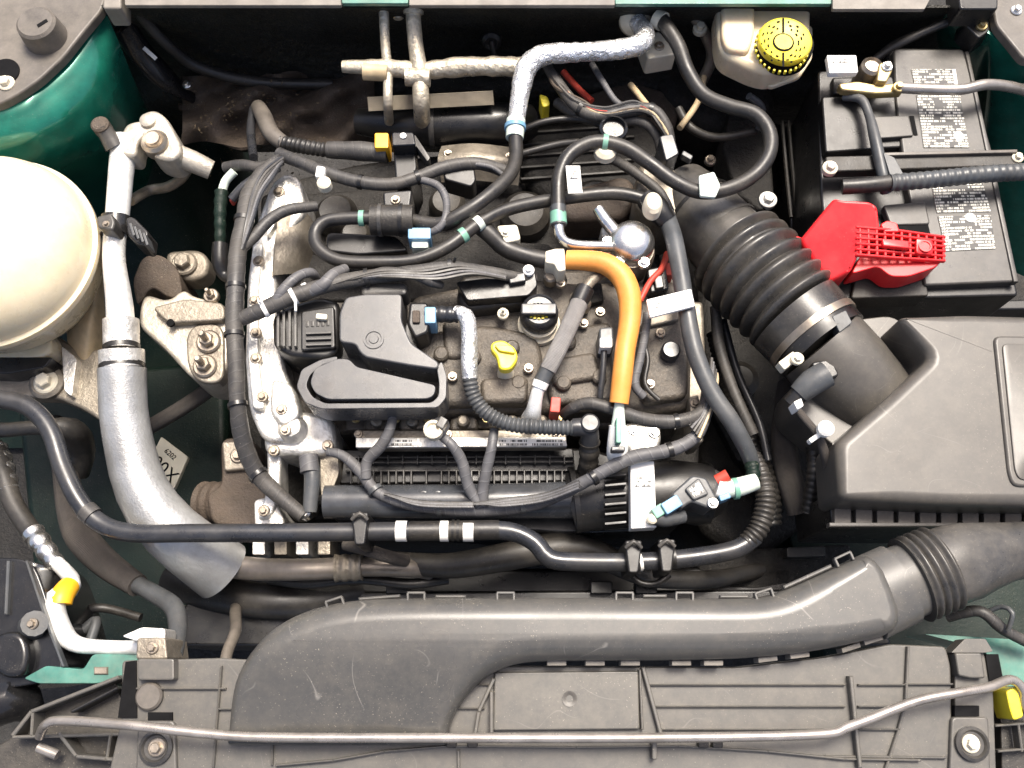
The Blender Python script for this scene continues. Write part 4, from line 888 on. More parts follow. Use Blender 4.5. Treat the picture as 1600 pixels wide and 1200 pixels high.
slab('base_lip', [(1296, 816), (1700, 816), (1700, 822), (1296, 823)], -.036, .01, 'airbox', ab, bev=.001, r=0)
slab('side_ledge', [(1300, 690), (1310, 694), (1318, 776), (1306, 776)], -.01, .03, 'airbox', ab, bev=.002, r=2)
ms = thing('airflow_sensor', 'grey cylindrical airflow sensor plugged in the filter box neck', 'sensor', (1265, 610, -.02))
tube('body', [(1292, 584, .004), (1268, 598, .0), (1248, 616, -.006)], [21, 21, 17], 'rubber_grey', ms, seg=22, sharp=30)
tube('connector', [(1252, 612, -.005), (1236, 632, -.012)], [15, 15], 'black', ms, seg=18, sharp=30); slab('latch', [(1240, 628), (1252, 622), (1256, 634), (1246, 640)], .012, .02, 'label_plain', ms, bev=.002, r=2); slab('base', [(1268, 566), (1300, 560), (1312, 586), (1280, 600)], .0, .02, 'black', ms, bev=.003)
sw = thing('sensor_lead', 'braided airflow sensor lead with a white clip on the filter box', 'lead', (1275, 690, -.03))
tube('lead', [(1240, 634, -.012), (1256, 652, -.005), (1278, 680, -.004), (1290, 715, -.02), (1298, 760, -.06)], [6, 6, 6, 8, 8], 'braid_black', sw, seg=10)
lathe('clip', (1290, 670, .012), [(12, -.006), (13, .002), (9, .005), (4, .004)], 'white', sw, seg=20); box('clip_bar', (1276, 682, .006), 26, 8, -35, .008, 'white', sw)
# dark conduits in the gap between engine and air box
for i, (pts, r, m, lb_) in enumerate((
    ([(1120, 520, -.16), (1140, 600, -.16), (1170, 680, -.15), (1200, 760, -.15), (1205, 820, -.16)], 17, 'rubber', 'black corrugated conduit deep in the gap beside the filter box'),
    ([(1235, 600, -.14), (1225, 680, -.14), (1232, 740, -.14), (1250, 800, -.15)], 20, 'braid_black', 'dark woven conduit standing against the filter box side'),
    ([(1270, 690, -.10), (1272, 740, -.10), (1262, 800, -.12)], 12, 'rubber', 'slim black conduit below the white clipped sensor lead'))):
    o = tube('conduit', pts, r, m, seg=14, corr=(.007, .14) if i != 1 else None); tag(o, lb_, 'conduit')
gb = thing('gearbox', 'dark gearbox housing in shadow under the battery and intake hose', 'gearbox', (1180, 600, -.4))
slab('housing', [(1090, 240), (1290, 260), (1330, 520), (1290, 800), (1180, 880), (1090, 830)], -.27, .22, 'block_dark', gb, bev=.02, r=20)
for x, y, r in ((1200, 230, 30), (1150, 600, 30), (1240, 760, 22)): lathe('boss', (x, y, -.27), [(r, -.01), (r, .02), (r*.6, .03)], 'black_dusty', gb)
for k in range(5): slab('rib', [(1110+k*16, 640+k*20), (1118+k*16, 640+k*20), (1160+k*16, 720+k*20), (1152+k*16, 720+k*20)], -.25, .03, 'block_dark', gb, bev=.002, r=0)
o = slab('shift_bracket', [(1140, 168), (1202, 178), (1212, 320), (1188, 330), (1150, 300), (1128, 230)], -.15, .06, 'block_dark', bev=.006); tag(o, 'dark shift bracket behind the looping black hose', 'bracket'); bolt(1200, 312, -.148, 14, o, 'label_plain'); bolt(1110, 250, -.15, 9, o, 'steel')
o = slab('relay_box', [(1090, 862), (1330, 850), (1330, 900), (1180, 925), (1090, 920)], -.24, .1, 'block_dark', bev=.005); tag(o, 'black relay box in shadow above the grey duct bend', 'box'); box('latch', (1260, 862, -.22), 60, 16, -2, .05, 'cover_grey', o)

# ================================================================ REAR: heater pipes, heat shields
hx = thing('heater_pipes', 'pair of tan aluminium heater pipes with crinkled foil crossing the firewall', 'pipes', (640, 100, -0.0432))
tube('riser', [(600, 0, -0.0072), (600, 25, -0.0180), (602, 70, -0.0324), (606, 115, -0.0450), (606, 160, -0.0560), (608, 190, -.10)], [8, 8, 7.5, 7.5, 7.5, 7.5], 'heater_tan', hx, seg=14)
tube('riser', [(646, 0, -0.0072), (646, 30, -0.0180), (650, 75, -0.0324), (656, 115, -0.0432), (658, 160, -0.0540), (660, 190, -.10)], [12, 12, 12, 13, 13, 13], 'heater_tan', hx, seg=16)
tube('foil_pipe', [(535, 104, -0.0450), (600, 106, -0.0450), (660, 110, -0.0450), (730, 104, -0.0450), (820, 104, -0.0468)], [9, 13, 13, 15, 14], 'heater_tan', hx, seg=20, wob=.08)
tube('union', [(568, 112, -0.0425), (606, 114, -0.0425)], [13, 13], 'tan', hx, seg=18, sharp=30); tube('union', [(634, 120, -0.0414), (672, 122, -0.0414)], [14, 14], 'heater_tan', hx, seg=18, sharp=30)
bolt(622, 20, -.03, 10, hx, 'heater_tan'); tube('collar', [(646, 8, -0.0090), (646, 22, -0.0144)], [16, 16], 'heater_tan', hx, seg=18)
quad('woven_band', [(574, 152, -.066), (770, 142, -.066), (772, 164, -.078), (576, 174, -.078)], 'woven', hx, th=.003)
o = tube('charge_pipe', [(560, 190, -.13), (640, 196, -.12), (680, 196, -.12), (780, 194, -.12), (830, 190, -.13)], [20, 30, 33, 33, 26], 'black', seg=28); tag(o, 'fat black charge pipe lying across behind the engine', 'pipe'); tube('band', [(672, 196, -.12), (680, 196, -.12)], [35, 35], 'cover_grey', o, seg=28, sharp=30)
o = lathe('grommet', (768, 62, -.09), [(17, -.01), (15, .006), (10, .010), (4, .008)], 'rubber', axis=(0, -1, .4)); tag(o, 'round rubber grommet stuck on the dark firewall', 'grommet'); tube('wire', [(768, 64, -.082), (774, 90, -.10), (790, 118, -.13), (830, 126, -.14)], 4, 'rubber', o, seg=8)
slab('turbo_shield', [(820, 190), (1000, 176), (1060, 220), (1050, 300), (840, 310), (800, 250)], -.155, .05, 'block_dark', bev=.02, seg=4, r=20)
tag(bpy.data.objects['turbo_shield'], 'dark turbo heat shield under the tangle of black hoses', 'shield'); 
for i in range(5): slab('ridge', [(812, 205+i*18), (990, 192+i*18), (992, 196+i*18), (814, 209+i*18)], -.150, .01, 'black_dusty', bpy.data.objects['turbo_shield'], bev=.001, r=0)
o = slab('rear_manifold', [(440, 280), (560, 250), (800, 225), (830, 300), (620, 320), (460, 330)], -.16, .08, 'block_dark', bev=.02, seg=4, r=16); tag(o, 'dark manifold casting beneath the rear hoses', 'manifold')

# ================================================================ HOSES AND HARNESSES over the engine
def hose(name, label, cat, pts, r, m='rubber', seg=14, **k): return tag(tube(name, pts, r, m, seg=seg, **k), label, cat)
# foil wrapped pipe at the rear
fp = thing('foil_pipe', 'bright crinkled foil wrapped pipe bending forward from the firewall', 'pipe', (900, 90, -.04))
tube('foil_wrap', [(996, 34, -.03), (1008, 54, -.025), (998, 70, -.02), (960, 78, -.02), (900, 82, -.02), (850, 86, -.02), (824, 104, -.02), (814, 140, -.025), (806, 195, -.03)], [15, 16, 16, 15, 15, 16, 17, 15, 13], 'foil', fp, seg=20, wob=.07, step=.005)
lathe('flange', (992, 32, -.034), [(24, -.01), (24, .004), (19, .008), (14, .010)], 'ivory', fp, axis=(0, -.6, .8))
tube('connector', [(806, 188, -.03), (804, 216, -.03)], [15, 14], 'mint', fp, seg=16, sharp=30); tube('connector_ring', [(805, 196, -.03), (805, 202, -.03)], [17, 17], 'blue', fp, seg=16, sharp=30)
hose('coolant_hose', 'black hose dropping from the foil pipe and running into the solenoid', 'hose', [(805, 210, -.03), (806, 245, -.025), (795, 275, -.015), (760, 308, -.005), (720, 335, -.005), (685, 350, -.01), (640, 344, -.015)], 11)
hb = hose('vapour_hose', 'long black hose making a loop left of the solenoid with green marks', 'hose', [(1010, 312, -.03), (960, 302, -.03), (880, 310, -.03), (800, 325, -.02), (750, 348, -.012), (700, 385, -.01), (650, 406, -.01), (590, 410, -.01), (530, 407, -.01), (498, 388, -.01), (492, 364, -.012), (508, 346, -.012), (545, 341, -.012), (590, 341, -.012)], 10.5)
band(hb, (752, 346, -.012), (744, 352, -.012), 12, 'mint'); band(hb, (728, 365, -.011), (720, 370, -.011), 12, 'mint_green'); band(hb, (561, 341, -.012), (569, 341, -.012), 12.5, 'mint_green'); band(hb, (866, 312, -.03), (872, 311, -.03), 12, 'mint_green')
sv = thing('purge_solenoid', 'black purge solenoid with pale blue plug in the middle of hose loop', 'solenoid', (615, 345, -.03))
tube('body', [(580, 344, -.012), (646, 344, -.012)], [24, 24], 'black_dusty', sv, seg=24, sharp=30); tube('ring', [(592, 344, -.012), (598, 344, -.012)], [26, 26], 'cover_grey', sv, seg=24, sharp=30); tube('ring', [(624, 344, -.012), (630, 344, -.012)], [26, 26], 'black', sv, seg=24, sharp=30)
band(sv, (638, 342, -.012), (646, 342, -.012), 16, 'mint_green'); box('plug', (655, 364, -.004), 36, 18, 0, .025, 'blue', sv); box('plug_lock', (656, 380, -.010), 26, 14, 0, .02, 'mint', sv)
slab('bracket', [(598, 300), (644, 296), (640, 326), (600, 328)], -.012, .03, 'black', sv, bev=.003); bolt(618, 312, -.011, 8, sv)
slab('lower_cover', [(510, 362), (620, 368), (640, 392), (560, 398), (508, 392)], -.035, .04, 'black', sv, bev=.006)
# map sensor tower and corrugated hose
mt = thing('boost_sensor', 'black plastic sensor tower with printed cap in front of the charge pipe', 'sensor', (630, 230, -.06))
slab('cap', [(612, 206), (646, 206), (650, 226), (612, 228)], -.01, .03, 'black_gloss', mt, bev=.003, r=4); lathe('round_mark', (630, 212, -.009), [(5, -.002), (5, .0006), (3.5, .0006), (3.4, 0)], 'label_plain', mt, seg=16)
slab('tower', [(614, 226), (648, 226), (652, 262), (640, 290), (618, 290)], -.03, .08, 'black', mt, bev=.003); slab('brace', [(648, 210), (672, 246), (668, 252), (646, 222)], -.02, .02, 'cover_grey', mt, bev=.001, r=2)
slab('side_plug', [(690, 250), (740, 252), (744, 282), (736, 292), (694, 280)], -.02, .03, 'black', mt, bev=.003)
ch = thing('corrugated_hose', 'grey elbow and corrugated hose ending in an amber lock behind the engine', 'hose', (500, 225, -.05))
tube('elbow', [(404, 168, -.10), (412, 182, -.07), (424, 208, -.055), (446, 226, -.05)], [12, 13, 13, 12], 'trim_grey', ch, seg=16)
tube('corrugation', [(440, 223, -.05), (480, 230, -.045), (520, 236, -.045)], [12, 12, 12], 'rubber', ch, seg=16, corr=(.006, .18))
tube('sleeve', [(512, 234, -.045), (560, 236, -.042), (606, 240, -.04)], [13, 15, 15], 'tape', ch, seg=16); box('lock', (596, 219, -.022), 22, 24, 0, .03, 'amber', ch, bev=.003)
# taped wiring
wh = hose('wire_harness', 'long thick taped wire harness running down the timing side of the engine', 'harness', [(440, 246, -.04), (412, 270, -.03), (390, 305, -.02), (382, 345, -.015), (372, 390, -.012), (368, 450, -.01), (366, 510, -.01), (369, 570, -.012), (371, 630, -.02), (380, 690, -.04), (402, 740, -.06), (440, 778, -.07), (474, 806, -.075)], [9, 12, 14, 14, 14, 14, 14, 13, 13, 14, 14, 13, 11], 'tape')
hose('harness_branch', 'taped harness branch crossing behind the breather box to the coils', 'harness', [(368, 502, -.012), (410, 484, -.006), (455, 464, -.002), (510, 446, .0), (570, 434, .0), (640, 426, -.002), (700, 418, -.004), (760, 424, -.008), (800, 432, -.014), (836, 436, -.026)], [11, 13, 13, 12, 12, 11, 10, 9, 9, 7], 'tape')
hose('harness_branch', 'short taped branch lying along the timing cover top', 'harness', [(374, 392, -.012), (395, 372, -.014), (420, 345, -.016), (450, 328, -.02), (495, 322, -.03)], [8, 9, 9, 9, 8], 'tape')
hose('harness_branch', 'small taped spur lifting off the branch near the resonator', 'harness', [(428, 478, -.004), (440, 456, .004), (462, 434, .004), (484, 426, -.004), (494, 434, -.02)], [8, 8, 8, 8, 7], 'tape_light')
hose('harness_branch', 'flattened taped spur beside the vapour hose loop end', 'harness', [(484, 456, .0), (506, 444, .006), (522, 428, .004), (540, 420, -.006)], [9, 10, 9, 8], 'tape_light')
hose('harness_branch', 'thin taped strand hugging the branch above the breather box', 'harness', [(560, 436, .004), (600, 424, .006), (640, 428, .006), (672, 440, .004), (690, 446, -.006)], [7, 7, 7, 8, 6], 'tape')
wt = hose('wire_harness', 'dark taped cable sagging behind the solenoid with a white clip', 'harness', [(436, 240, -.04), (470, 254, -.03), (510, 270, -.022), (560, 284, -.018), (610, 288, -.018), (650, 278, -.018), (700, 260, -.018), (750, 256, -.02), (800, 272, -.03)], 10, 'tape')
box('clip', (500, 268, -.008), 14, 18, 10, .02, 'white', wt); lathe('clip_button', (507, 288, -.012), [(11, -.006), (11, .004), (8, .006)], 'ivory', wt, seg=18)
hose('wire_lead', 'thin grey wire curving down from sagging cable to the blue plug', 'wire', [(655, 280, -.018), (684, 290, -.012), (697, 312, -.01), (696, 340, -.004), (684, 358, -.006), (668, 364, -.012)], 6, 'tape_light', seg=10)
hose('wire_lead', 'short black lead beside the timing cover upper edge', 'wire', [(352, 262, -.06), (380, 258, -.05), (410, 262, -.04), (440, 250, -.035)], 9, 'tape', seg=10)
pc = thing('sensor_plug', 'dark green sensor plug hanging beside the taped harness', 'plug', (344, 330, -.08))
tube('body', [(346, 300, -.06), (344, 330, -.06), (344, 385, -.07)], [11, 10, 9], 'green_dark', pc, seg=14, corr=(.014, .15)); tube('boot', [(344, 380, -.07), (344, 410, -.075), (352, 432, -.08), (372, 438, -.07)], [12, 13, 9, 7], 'black', pc, seg=14); box('seal', (362, 310, -.05), 6, 10, 30, .01, 'red_dull', pc); box('seal', (362, 400, -.055), 6, 14, 20, .01, 'red_dull', pc)
tube('lead', [(346, 304, -.06), (352, 284, -.055), (366, 268, -.05)], 7, 'mint', pc, seg=10)
o = hose('wire_lead', 'blue purple wire bundle peeking behind the timing cover', 'wire', [(362, 312, -.05), (382, 290, -.045), (410, 272, -.045), (436, 262, -.05)], 7, 'rubber_blue', seg=10)
# left rear of right side hose loop
lh = hose('vacuum_hose', 'smooth black hose looping past the brake reservoir round to the fuel pump', 'hose', [(1030, 26, -.02), (1042, 42, -.015), (1060, 72, -.015), (1075, 112, -.02), (1100, 148, -.02), (1140, 166, -.015), (1180, 178, -.01), (1202, 206, -.008), (1202, 240, -.008), (1180, 272, -.008), (1140, 294, -.008), (1095, 300, -.008), (1055, 284, -.006), (1015, 255, -.004), (975, 230, -.002), (930, 222, -.002), (892, 240, -.004), (874, 275, -.008), (872, 320, -.012), (873, 346, -.014)], 11.5, 'rubber', seg=16)
band(lh, (872, 322, -.012), (873, 352, -.014), 12.5, 'rubber_grey', 'sleeve'); band(lh, (872, 332, -.013), (873, 350, -.014), 13, 'mint_green'); band(lh, (942, 222, -.002), (950, 223, -.002), 13, 'mint_green')
quad('paper_flag', [(884, 259, .006), (906, 259, .006), (910, 301, .004), (888, 302, .004)], 'label_plain', lh); quad('flag_print', [(890, 266, .0066), (902, 266, .0066), (903, 278, .0066), (891, 278, .0066)], 'label', lh)
slab('tape_flag', [(1092, 274), (1116, 268), (1126, 290), (1118, 308), (1094, 306)], .006, .004, 'mint', lh, bev=.001, r=3)
lathe('clip', (946, 236, -.008), [(18, -.006), (17, .002), (11, .006)], 'ivory', lh, seg=20)
tube('metal_end', [(873, 344, -.014), (874, 364, -.016), (884, 378, -.02), (910, 384, -.022), (965, 385, -.024)], [9, 8.5, 8.5, 8.5, 9], 'steel_bright', lh, seg=16)
tube('hose_elbow', [(1026, 28, -.02), (1036, 34, -.018)], [15, 15], 'ivory', lh, seg=16)
o = lathe('black_cap', (958, 204, -.03), [(22, -.02), (22, .006), (18, .008), (16, .002)], 'black_gloss'); tag(o, 'round black cap behind the vacuum hose bend', 'cap'); 
hose('wire_harness', 'dark rear harness dipping behind the foil pipe to the gearbox', 'harness', [(850, 95, -.05), (870, 128, -.045), (900, 165, -.04), (935, 182, -.035), (985, 172, -.03), (1020, 172, -.03), (1042, 200, -.035), (1048, 245, -.05)], [7, 9, 10, 10, 10, 9, 9, 9], 'tape')
hose('wire_harness', 'second dark harness following below to the rear plug', 'harness', [(870, 160, -.07), (905, 182, -.06), (950, 190, -.05), (1000, 190, -.04), (1026, 212, -.045), (1036, 250, -.06)], [8, 8, 8, 8, 8, 8], 'tape')
for i, (p, m, lb_) in enumerate((([(925, 100, -.06), (942, 128, -.05), (962, 158, -.045), (985, 172, -.04)], 'tape_light', 'grey lead with pale bands below the foil pipe'), ([(880, 112, -.09), (905, 140, -.085), (925, 158, -.08)], 'red_dull', 'dull red lead in the dark behind the foil pipe'), ([(985, 132, -.07), (1004, 156, -.06), (1020, 176, -.05)], 'tan', 'tan lead joining the rear harness'))):
    hose('wire_lead', lb_, 'wire', p, 5, m, seg=10)
o = slab('rear_plug', [(1030, 212), (1052, 208), (1062, 240), (1040, 252)], -.02, .05, 'rubber_blue', bev=.003); tag(o, 'dark blue plug where the rear harness ends', 'plug'); box('latch', (1074, 242, -.04), 18, 8, 30, .01, 'rubber_grey', o)
o = slab('yellow_plug', [(842, 146), (856, 150), (860, 164), (848, 168)], -.07, .03, 'yellow', bev=.003); tag(o, 'tiny yellow plug in the dark right of the foil pipe', 'plug')
# hose from pump area to brown pipe
hose('coolant_hose', 'dark hose diving from vapour hose to the coil bridge', 'hose', [(740, 345, -.02), (768, 368, -.025), (790, 388, -.03), (830, 402, -.03), (864, 408, -.03)], 14)
o = slab('coil_plug', [(776, 352), (808, 350), (814, 374), (786, 380)], -.02, .04, 'ivory', bev=.004); tag(o, 'beige plug standing between the black hoses', 'plug'); bolt(790, 363, -.019, 8, o, 'ivory')
o = slab('coil_pack', [(712, 440), (760, 434), (816, 438), (836, 424), (840, 446), (826, 462), (730, 470)], -.018, .03, 'black', bev=.004); tag(o, 'black ignition coil strip left of the oil filler cap', 'coil'); bolt(826, 422, -.012, 9, o, 'label_plain'); box('plug', (808, 434, -.010), 26, 14, -10, .02, 'rubber_blue', o)
# corrugated breather hose
bh = thing('breather_hose', 'silver sleeved then corrugated black breather hose hugging the cam cover', 'hose', (760, 620, -.03))
tube('sleeve', [(712, 488, -.012), (728, 494, -.008), (733, 520, -.008), (733, 560, -.010), (734, 592, -.014)], [11, 13, 13, 13, 12], 'foil', bh, seg=18, wob=.03)
tube('corrugation', [(733, 586, -.014), (740, 618, -.02), (760, 645, -.026), (795, 662, -.03), (840, 667, -.03), (905, 669, -.03)], [12.5]*6, 'rubber_grey', bh, seg=18, corr=(.0048, .2))
tube('elbow', [(895, 668, -.03), (912, 668, -.03), (921, 676, -.035), (921, 700, -.05)], [14, 15, 15, 14], 'rubber_blue', bh, seg=18); lathe('elbow_top', (921, 664, -.028), [(15, -.01), (15, .008), (12, .010)], 'rubber_blue', bh); tube('foot', [(921, 690, -.045), (920, 720, -.065), (916, 740, -.09)], [17, 16, 16], 'black_dusty', bh, seg=18, corr=(.014, .15))
# braided fuel line
bl = thing('braided_line', 'grey braided fuel line slanting from the pump down to the fuel rail', 'hose', (880, 550, -.03))
tube('braid', [(908, 466, -.014), (890, 508, -.008), (870, 550, -.008), (856, 578, -.012)], [14, 14, 14, 13], 'braid', bl, seg=18); tube('collar', [(914, 452, -.016), (904, 474, -.013)], [15, 15], 'black', bl, seg=18, sharp=30)
tube('pipe', [(950, 424, -.03), (934, 432, -.02), (920, 444, -.017), (908, 466, -.014)], [8, 8, 8, 8], 'alu_dull', bl, seg=14)
tube('ferrule', [(858, 572, -.012), (846, 596, -.016)], [13, 12], 'rubber_grey', bl, seg=18, sharp=30); tube('end_pipe', [(850, 588, -.014), (840, 612, -.02), (834, 640, -.03), (830, 654, -.05)], [10, 10, 12, 16], 'alu_pipe', bl, seg=16); tube('ferrule', [(846, 596, -.016), (842, 606, -.018)], [13, 12], 'white', bl, seg=16, sharp=30)
# orange sleeve
og = thing('orange_sleeve', 'bright orange sleeved pipe bending down across the engine to a mint tip', 'pipe', (960, 500, -.02))
tube('sleeve', [(886, 406, -.016), (915, 407, -.012), (945, 412, -.008), (970, 430, -.006), (983, 460, -.004), (984, 500, -.004), (977, 545, -.004), (972, 590, -.006), (967, 630, -.012)], [15, 16, 17, 18, 18, 17, 16, 16, 15], 'orange', og, seg=22)
slab('end_bracket', [(852, 392), (868, 388), (882, 388), (884, 422), (872, 424), (866, 412), (852, 410)], -.004, .03, 'ivory', og, bev=.003, r=3)
tube('tip', [(968, 624, -.012), (967, 645, -.016), (966, 670, -.022)], [7, 9, 12], 'mint', og, seg=18); tube('tip', [(966, 665, -.02), (965, 700, -.03), (964, 712, -.045)], [14, 17, 16], 'white', og, seg=18); box('tip_stripe', (967, 672, -.002), 9, 40, 0, .012, 'mint_green', og, r=3); box('tip_clip', (966, 701, -.006), 22, 8, 0, .01, 'rubber_blue', og)
o = slab('white_plug', [(936, 512), (958, 510), (960, 542), (936, 544)], -.012, .04, 'rubber_grey', bev=.003); tag(o, 'small white and grey plug beside the orange sleeve', 'plug'); box('lock', (947, 535, -.010), 20, 16, 0, .02, 'white', o); tube('lead', [(944, 540, -.02), (942, 580, -.024), (938, 615, -.03), (936, 640, -.04)], 5, 'rubber_blue', o, seg=10)
hose('wire_lead', 'thin violet lead right of the orange sleeve', 'wire', [(1012, 490, -.02), (1008, 520, -.02), (1000, 560, -.022), (992, 600, -.025), (1006, 620, -.03)], 7, 'tape_light', seg=10); 
# grey hose with white tag
gh = hose('heater_hose', 'blue grey hose with folded white tag sweeping down beside intake hose', 'hose', [(1040, 335, -.03), (1052, 370, -.015), (1062, 420, -.008), (1072, 480, -.004), (1086, 550, -.004), (1112, 612, -.008), (1144, 660, -.014), (1168, 705, -.03), (1180, 740, -.05)], [14, 14, 14, 14, 14, 14, 14, 13, 11], 'rubber_grey', seg=18)
slab('paper_flag', [(1010, 468), (1080, 451), (1086, 478), (1016, 496)], .012, .004, 'label_plain', gh, bev=.0008, r=2); quad('flag_print', [(1020, 475, .0128), (1034, 472, .0128), (1037, 485, .0128), (1023, 488, .0128)], 'label', gh)
o = tube('hose_elbow', [(1010, 310, -.02), (1026, 326, -.018), (1042, 346, -.022)], [18, 20, 16], 'black', seg=18); tag(o, 'black elbow with beige collar above the steel fuel pump', 'elbow'); lathe('collar', (1020, 320, .0), [(20, -.01), (19, .004), (14, .008)], 'ivory', o, sx=.75)
vp = thing('vent_valve', 'mint and white plastic vent valve with red nose beside the throttle duct', 'valve', (1150, 760, -.04))
tube('body', [(1128, 764, -.03), (1150, 762, -.03), (1182, 752, -.03)], [13, 15, 13], 'mint', vp, seg=18, sharp=30); tube('nose', [(1120, 752, -.028), (1138, 742, -.024)], [10, 10], 'red_dull', vp, seg=14); tube('nose_ring', [(1120, 762, -.03), (1132, 766, -.03)], [16, 16], 'white', vp, seg=16, sharp=30); band(vp, (1145, 764, -.03), (1152, 763, -.03), 17, 'mint_green'); tube('spigot', [(1172, 716, -.036), (1176, 735, -.034), (1178, 752, -.032)], [11, 12, 11], 'green_dark', vp, seg=14, corr=(.009, .18)); box('clip', (1133, 776, -.02), 18, 10, -20, .02, 'blue', vp)
# lower harness across the manifold
h1 = hose('wire_harness', 'taped harness draped across the glossy plenum to the throttle side', 'harness', [(1108, 590, -.03), (1104, 640, -.03), (1088, 680, -.03), (1050, 702, -.03), (985, 716, -.03), (930, 744, -.035), (880, 770, -.05), (830, 788, -.062), (760, 796, -.068), (690, 794, -.068), (630, 786, -.066), (588, 768, -.066), (564, 738, -.062), (536, 712, -.058), (512, 706, -.06)], [9, 10, 10, 11, 11, 10, 10, 11, 12, 11, 9, 9, 9, 8, 7], 'tape_light')
hose('wire_harness', 'taped harness along the cam cover right end below orange sleeve', 'harness', [(1106, 600, -.03), (1098, 642, -.026), (1060, 658, -.02), (1010, 656, -.02), (960, 640, -.024), (920, 630, -.026), (894, 638, -.034), (880, 648, -.05)], [9, 10, 11, 11, 10, 10, 9, 7], 'tape')
for pts, lb_ in (([(616, 640, -.04), (610, 668, -.035), (596, 696, -.045), (574, 720, -.055), (572, 748, -.06)], 'injector lead dropping left of the knobbly plug to the harness'), ([(684, 678, -.04), (705, 694, -.036), (722, 722, -.045), (732, 760, -.055), (750, 792, -.062)], 'injector lead from the knobbly plug down to the harness'), ([(772, 672, -.045), (768, 700, -.042), (760, 735, -.05), (754, 770, -.058), (756, 792, -.062)], 'straight injector lead right of the knobbly plug')):
    hose('wire_lead', 'taped '+lb_, 'wire', pts, [7, 8, 9, 9, 8], 'tape_light', seg=12)
kp = thing('injector_plug', 'knobbly pale grey injector plug on the fuel rail', 'plug', (680, 668, -.05))
tube('body', [(672, 676, -.034), (684, 668, -.03), (692, 662, -.034)], [16, 17, 13], 'tape_light', kp, seg=14, sharp=30); lathe('ring', (677, 672, -.02), [(15, -.008), (15, .004), (10, .006), (8, .002)], 'ivory', kp, seg=18); box('latch', (690, 660, -.012), 14, 18, 30, .02, 'cover_grey', kp)
o = box('red_plug', (868, 632, -.026), 16, 24, 5, .03, 'red_dull', bev=.004); tag(o, 'small red plug at the fuel line foot', 'plug')
o = box('red_plug', (1046, 420, -.04), 14, 20, 0, .04, 'red_dull', bev=.004); tag(o, 'small red plug under the blue grey hose top', 'plug')
# front conduit
fc = thing('front_conduit', 'long smooth black conduit crossing the bay front with white rings', 'conduit', (600, 830, -.06))
tube('pipe', [(-60, 622, -.05), (0, 624, -.05), (45, 636, -.05), (78, 672, -.05), (98, 730, -.05), (122, 780, -.052), (152, 814, -.055), (200, 832, -.055), (300, 833, -.055), (480, 832, -.055), (620, 830, -.055), (740, 828, -.055), (800, 831, -.055), (836, 848, -.055), (858, 872, -.055), (900, 878, -.055), (1000, 878, -.055), (1090, 870, -.055), (1150, 858, -.055), (1180, 838, -.055)], [14.5]*20, 'rubber_blue', fc, seg=22)
tube('conduit_sleeve', [(1160, 852, -.055), (1184, 828, -.053), (1196, 790, -.05), (1192, 750, -.05), (1178, 712, -.06)], [14, 17, 17, 15, 12], 'rubber', fc, seg=18, corr=(.0055, .16))
tube('joint', [(640, 830, -.055), (780, 828, -.055)], [15.5, 15.5], 'rubber', fc, seg=22)
for a, b in ((619, 636), (688, 701), (724, 740)): band(fc, (a, 830, -.055), (b, 830, -.055), 16.3, 'label_plain', 'ring', 22)
for x in (706, 714): band(fc, (x, 829, -.055), (x+4, 829, -.055), 17, 'black', 'ring', 22)
for x, m in ((986, 'black'), (1046, 'black'), (1000, 'label_plain'), (1034, 'label_plain')): band(fc, (x-3 if m != 'black' else x-8, 878-(x-986)*.1, -.055), (x+2 if m != 'black' else x+8, 877-(x-986)*.1, -.055), 16.6 if m != 'black' else 18, m, 'ring', 22)
band(fc, (134, 797, -.054), (146, 808, -.054), 16.5, 'cover_grey', 'ring')
for x, y in ((562, 808), (990, 852), (1042, 850)):
    o = slab('pipe_holder', [(x-14, y-8), (x+14, y-8), (x+12, y+12), (x+8, y+44), (x-8, y+44), (x-12, y+12)], -.034, .06, 'black', bev=.003); tag(o, 'small black holder gripping the long front conduit', 'holder', 'holders on the front conduit')
    tube('loop', [(x-12, y+4, -.03), (x, y-6, -.026), (x+12, y+4, -.03)], 3.5, 'cover_grey', o, seg=8)
hose('lower_hose', 'wide dark hose curving in shadow below the white ringed conduit', 'hose', [(620, 878, -.15), (700, 884, -.14), (780, 872, -.13), (850, 858, -.13), (920, 860, -.14), (1010, 900, -.16), (1110, 905, -.19), (1190, 890, -.25)], [16, 20, 22, 24, 22, 16, 14, 12], 'rubber', seg=20)
hose('wire_loop', 'thin dark wire arcing behind the conduit holders', 'wire', [(985, 896, -.08), (1000, 910, -.08), (1024, 912, -.08), (1046, 898, -.08)], 5, 'rubber', seg=10)
hose('wire_lead', 'dark cable end crossing below the conduit holder', 'wire', [(540, 850, -.11), (570, 858, -.10), (600, 868, -.10), (635, 876, -.12)], 10, 'braid_black', seg=12)

for nm, lb_ in (('pipe_holder', 'lone black holder gripping the front conduit below the taped harness'), ('pipe_holder.001', 'black holder gripping the conduit on the relay side beside its twin'), ('pipe_holder.002', 'black holder gripping the conduit nearest the corrugated end')):
    o = bpy.data.objects[nm]; o['label'] = lb_; del o['group']
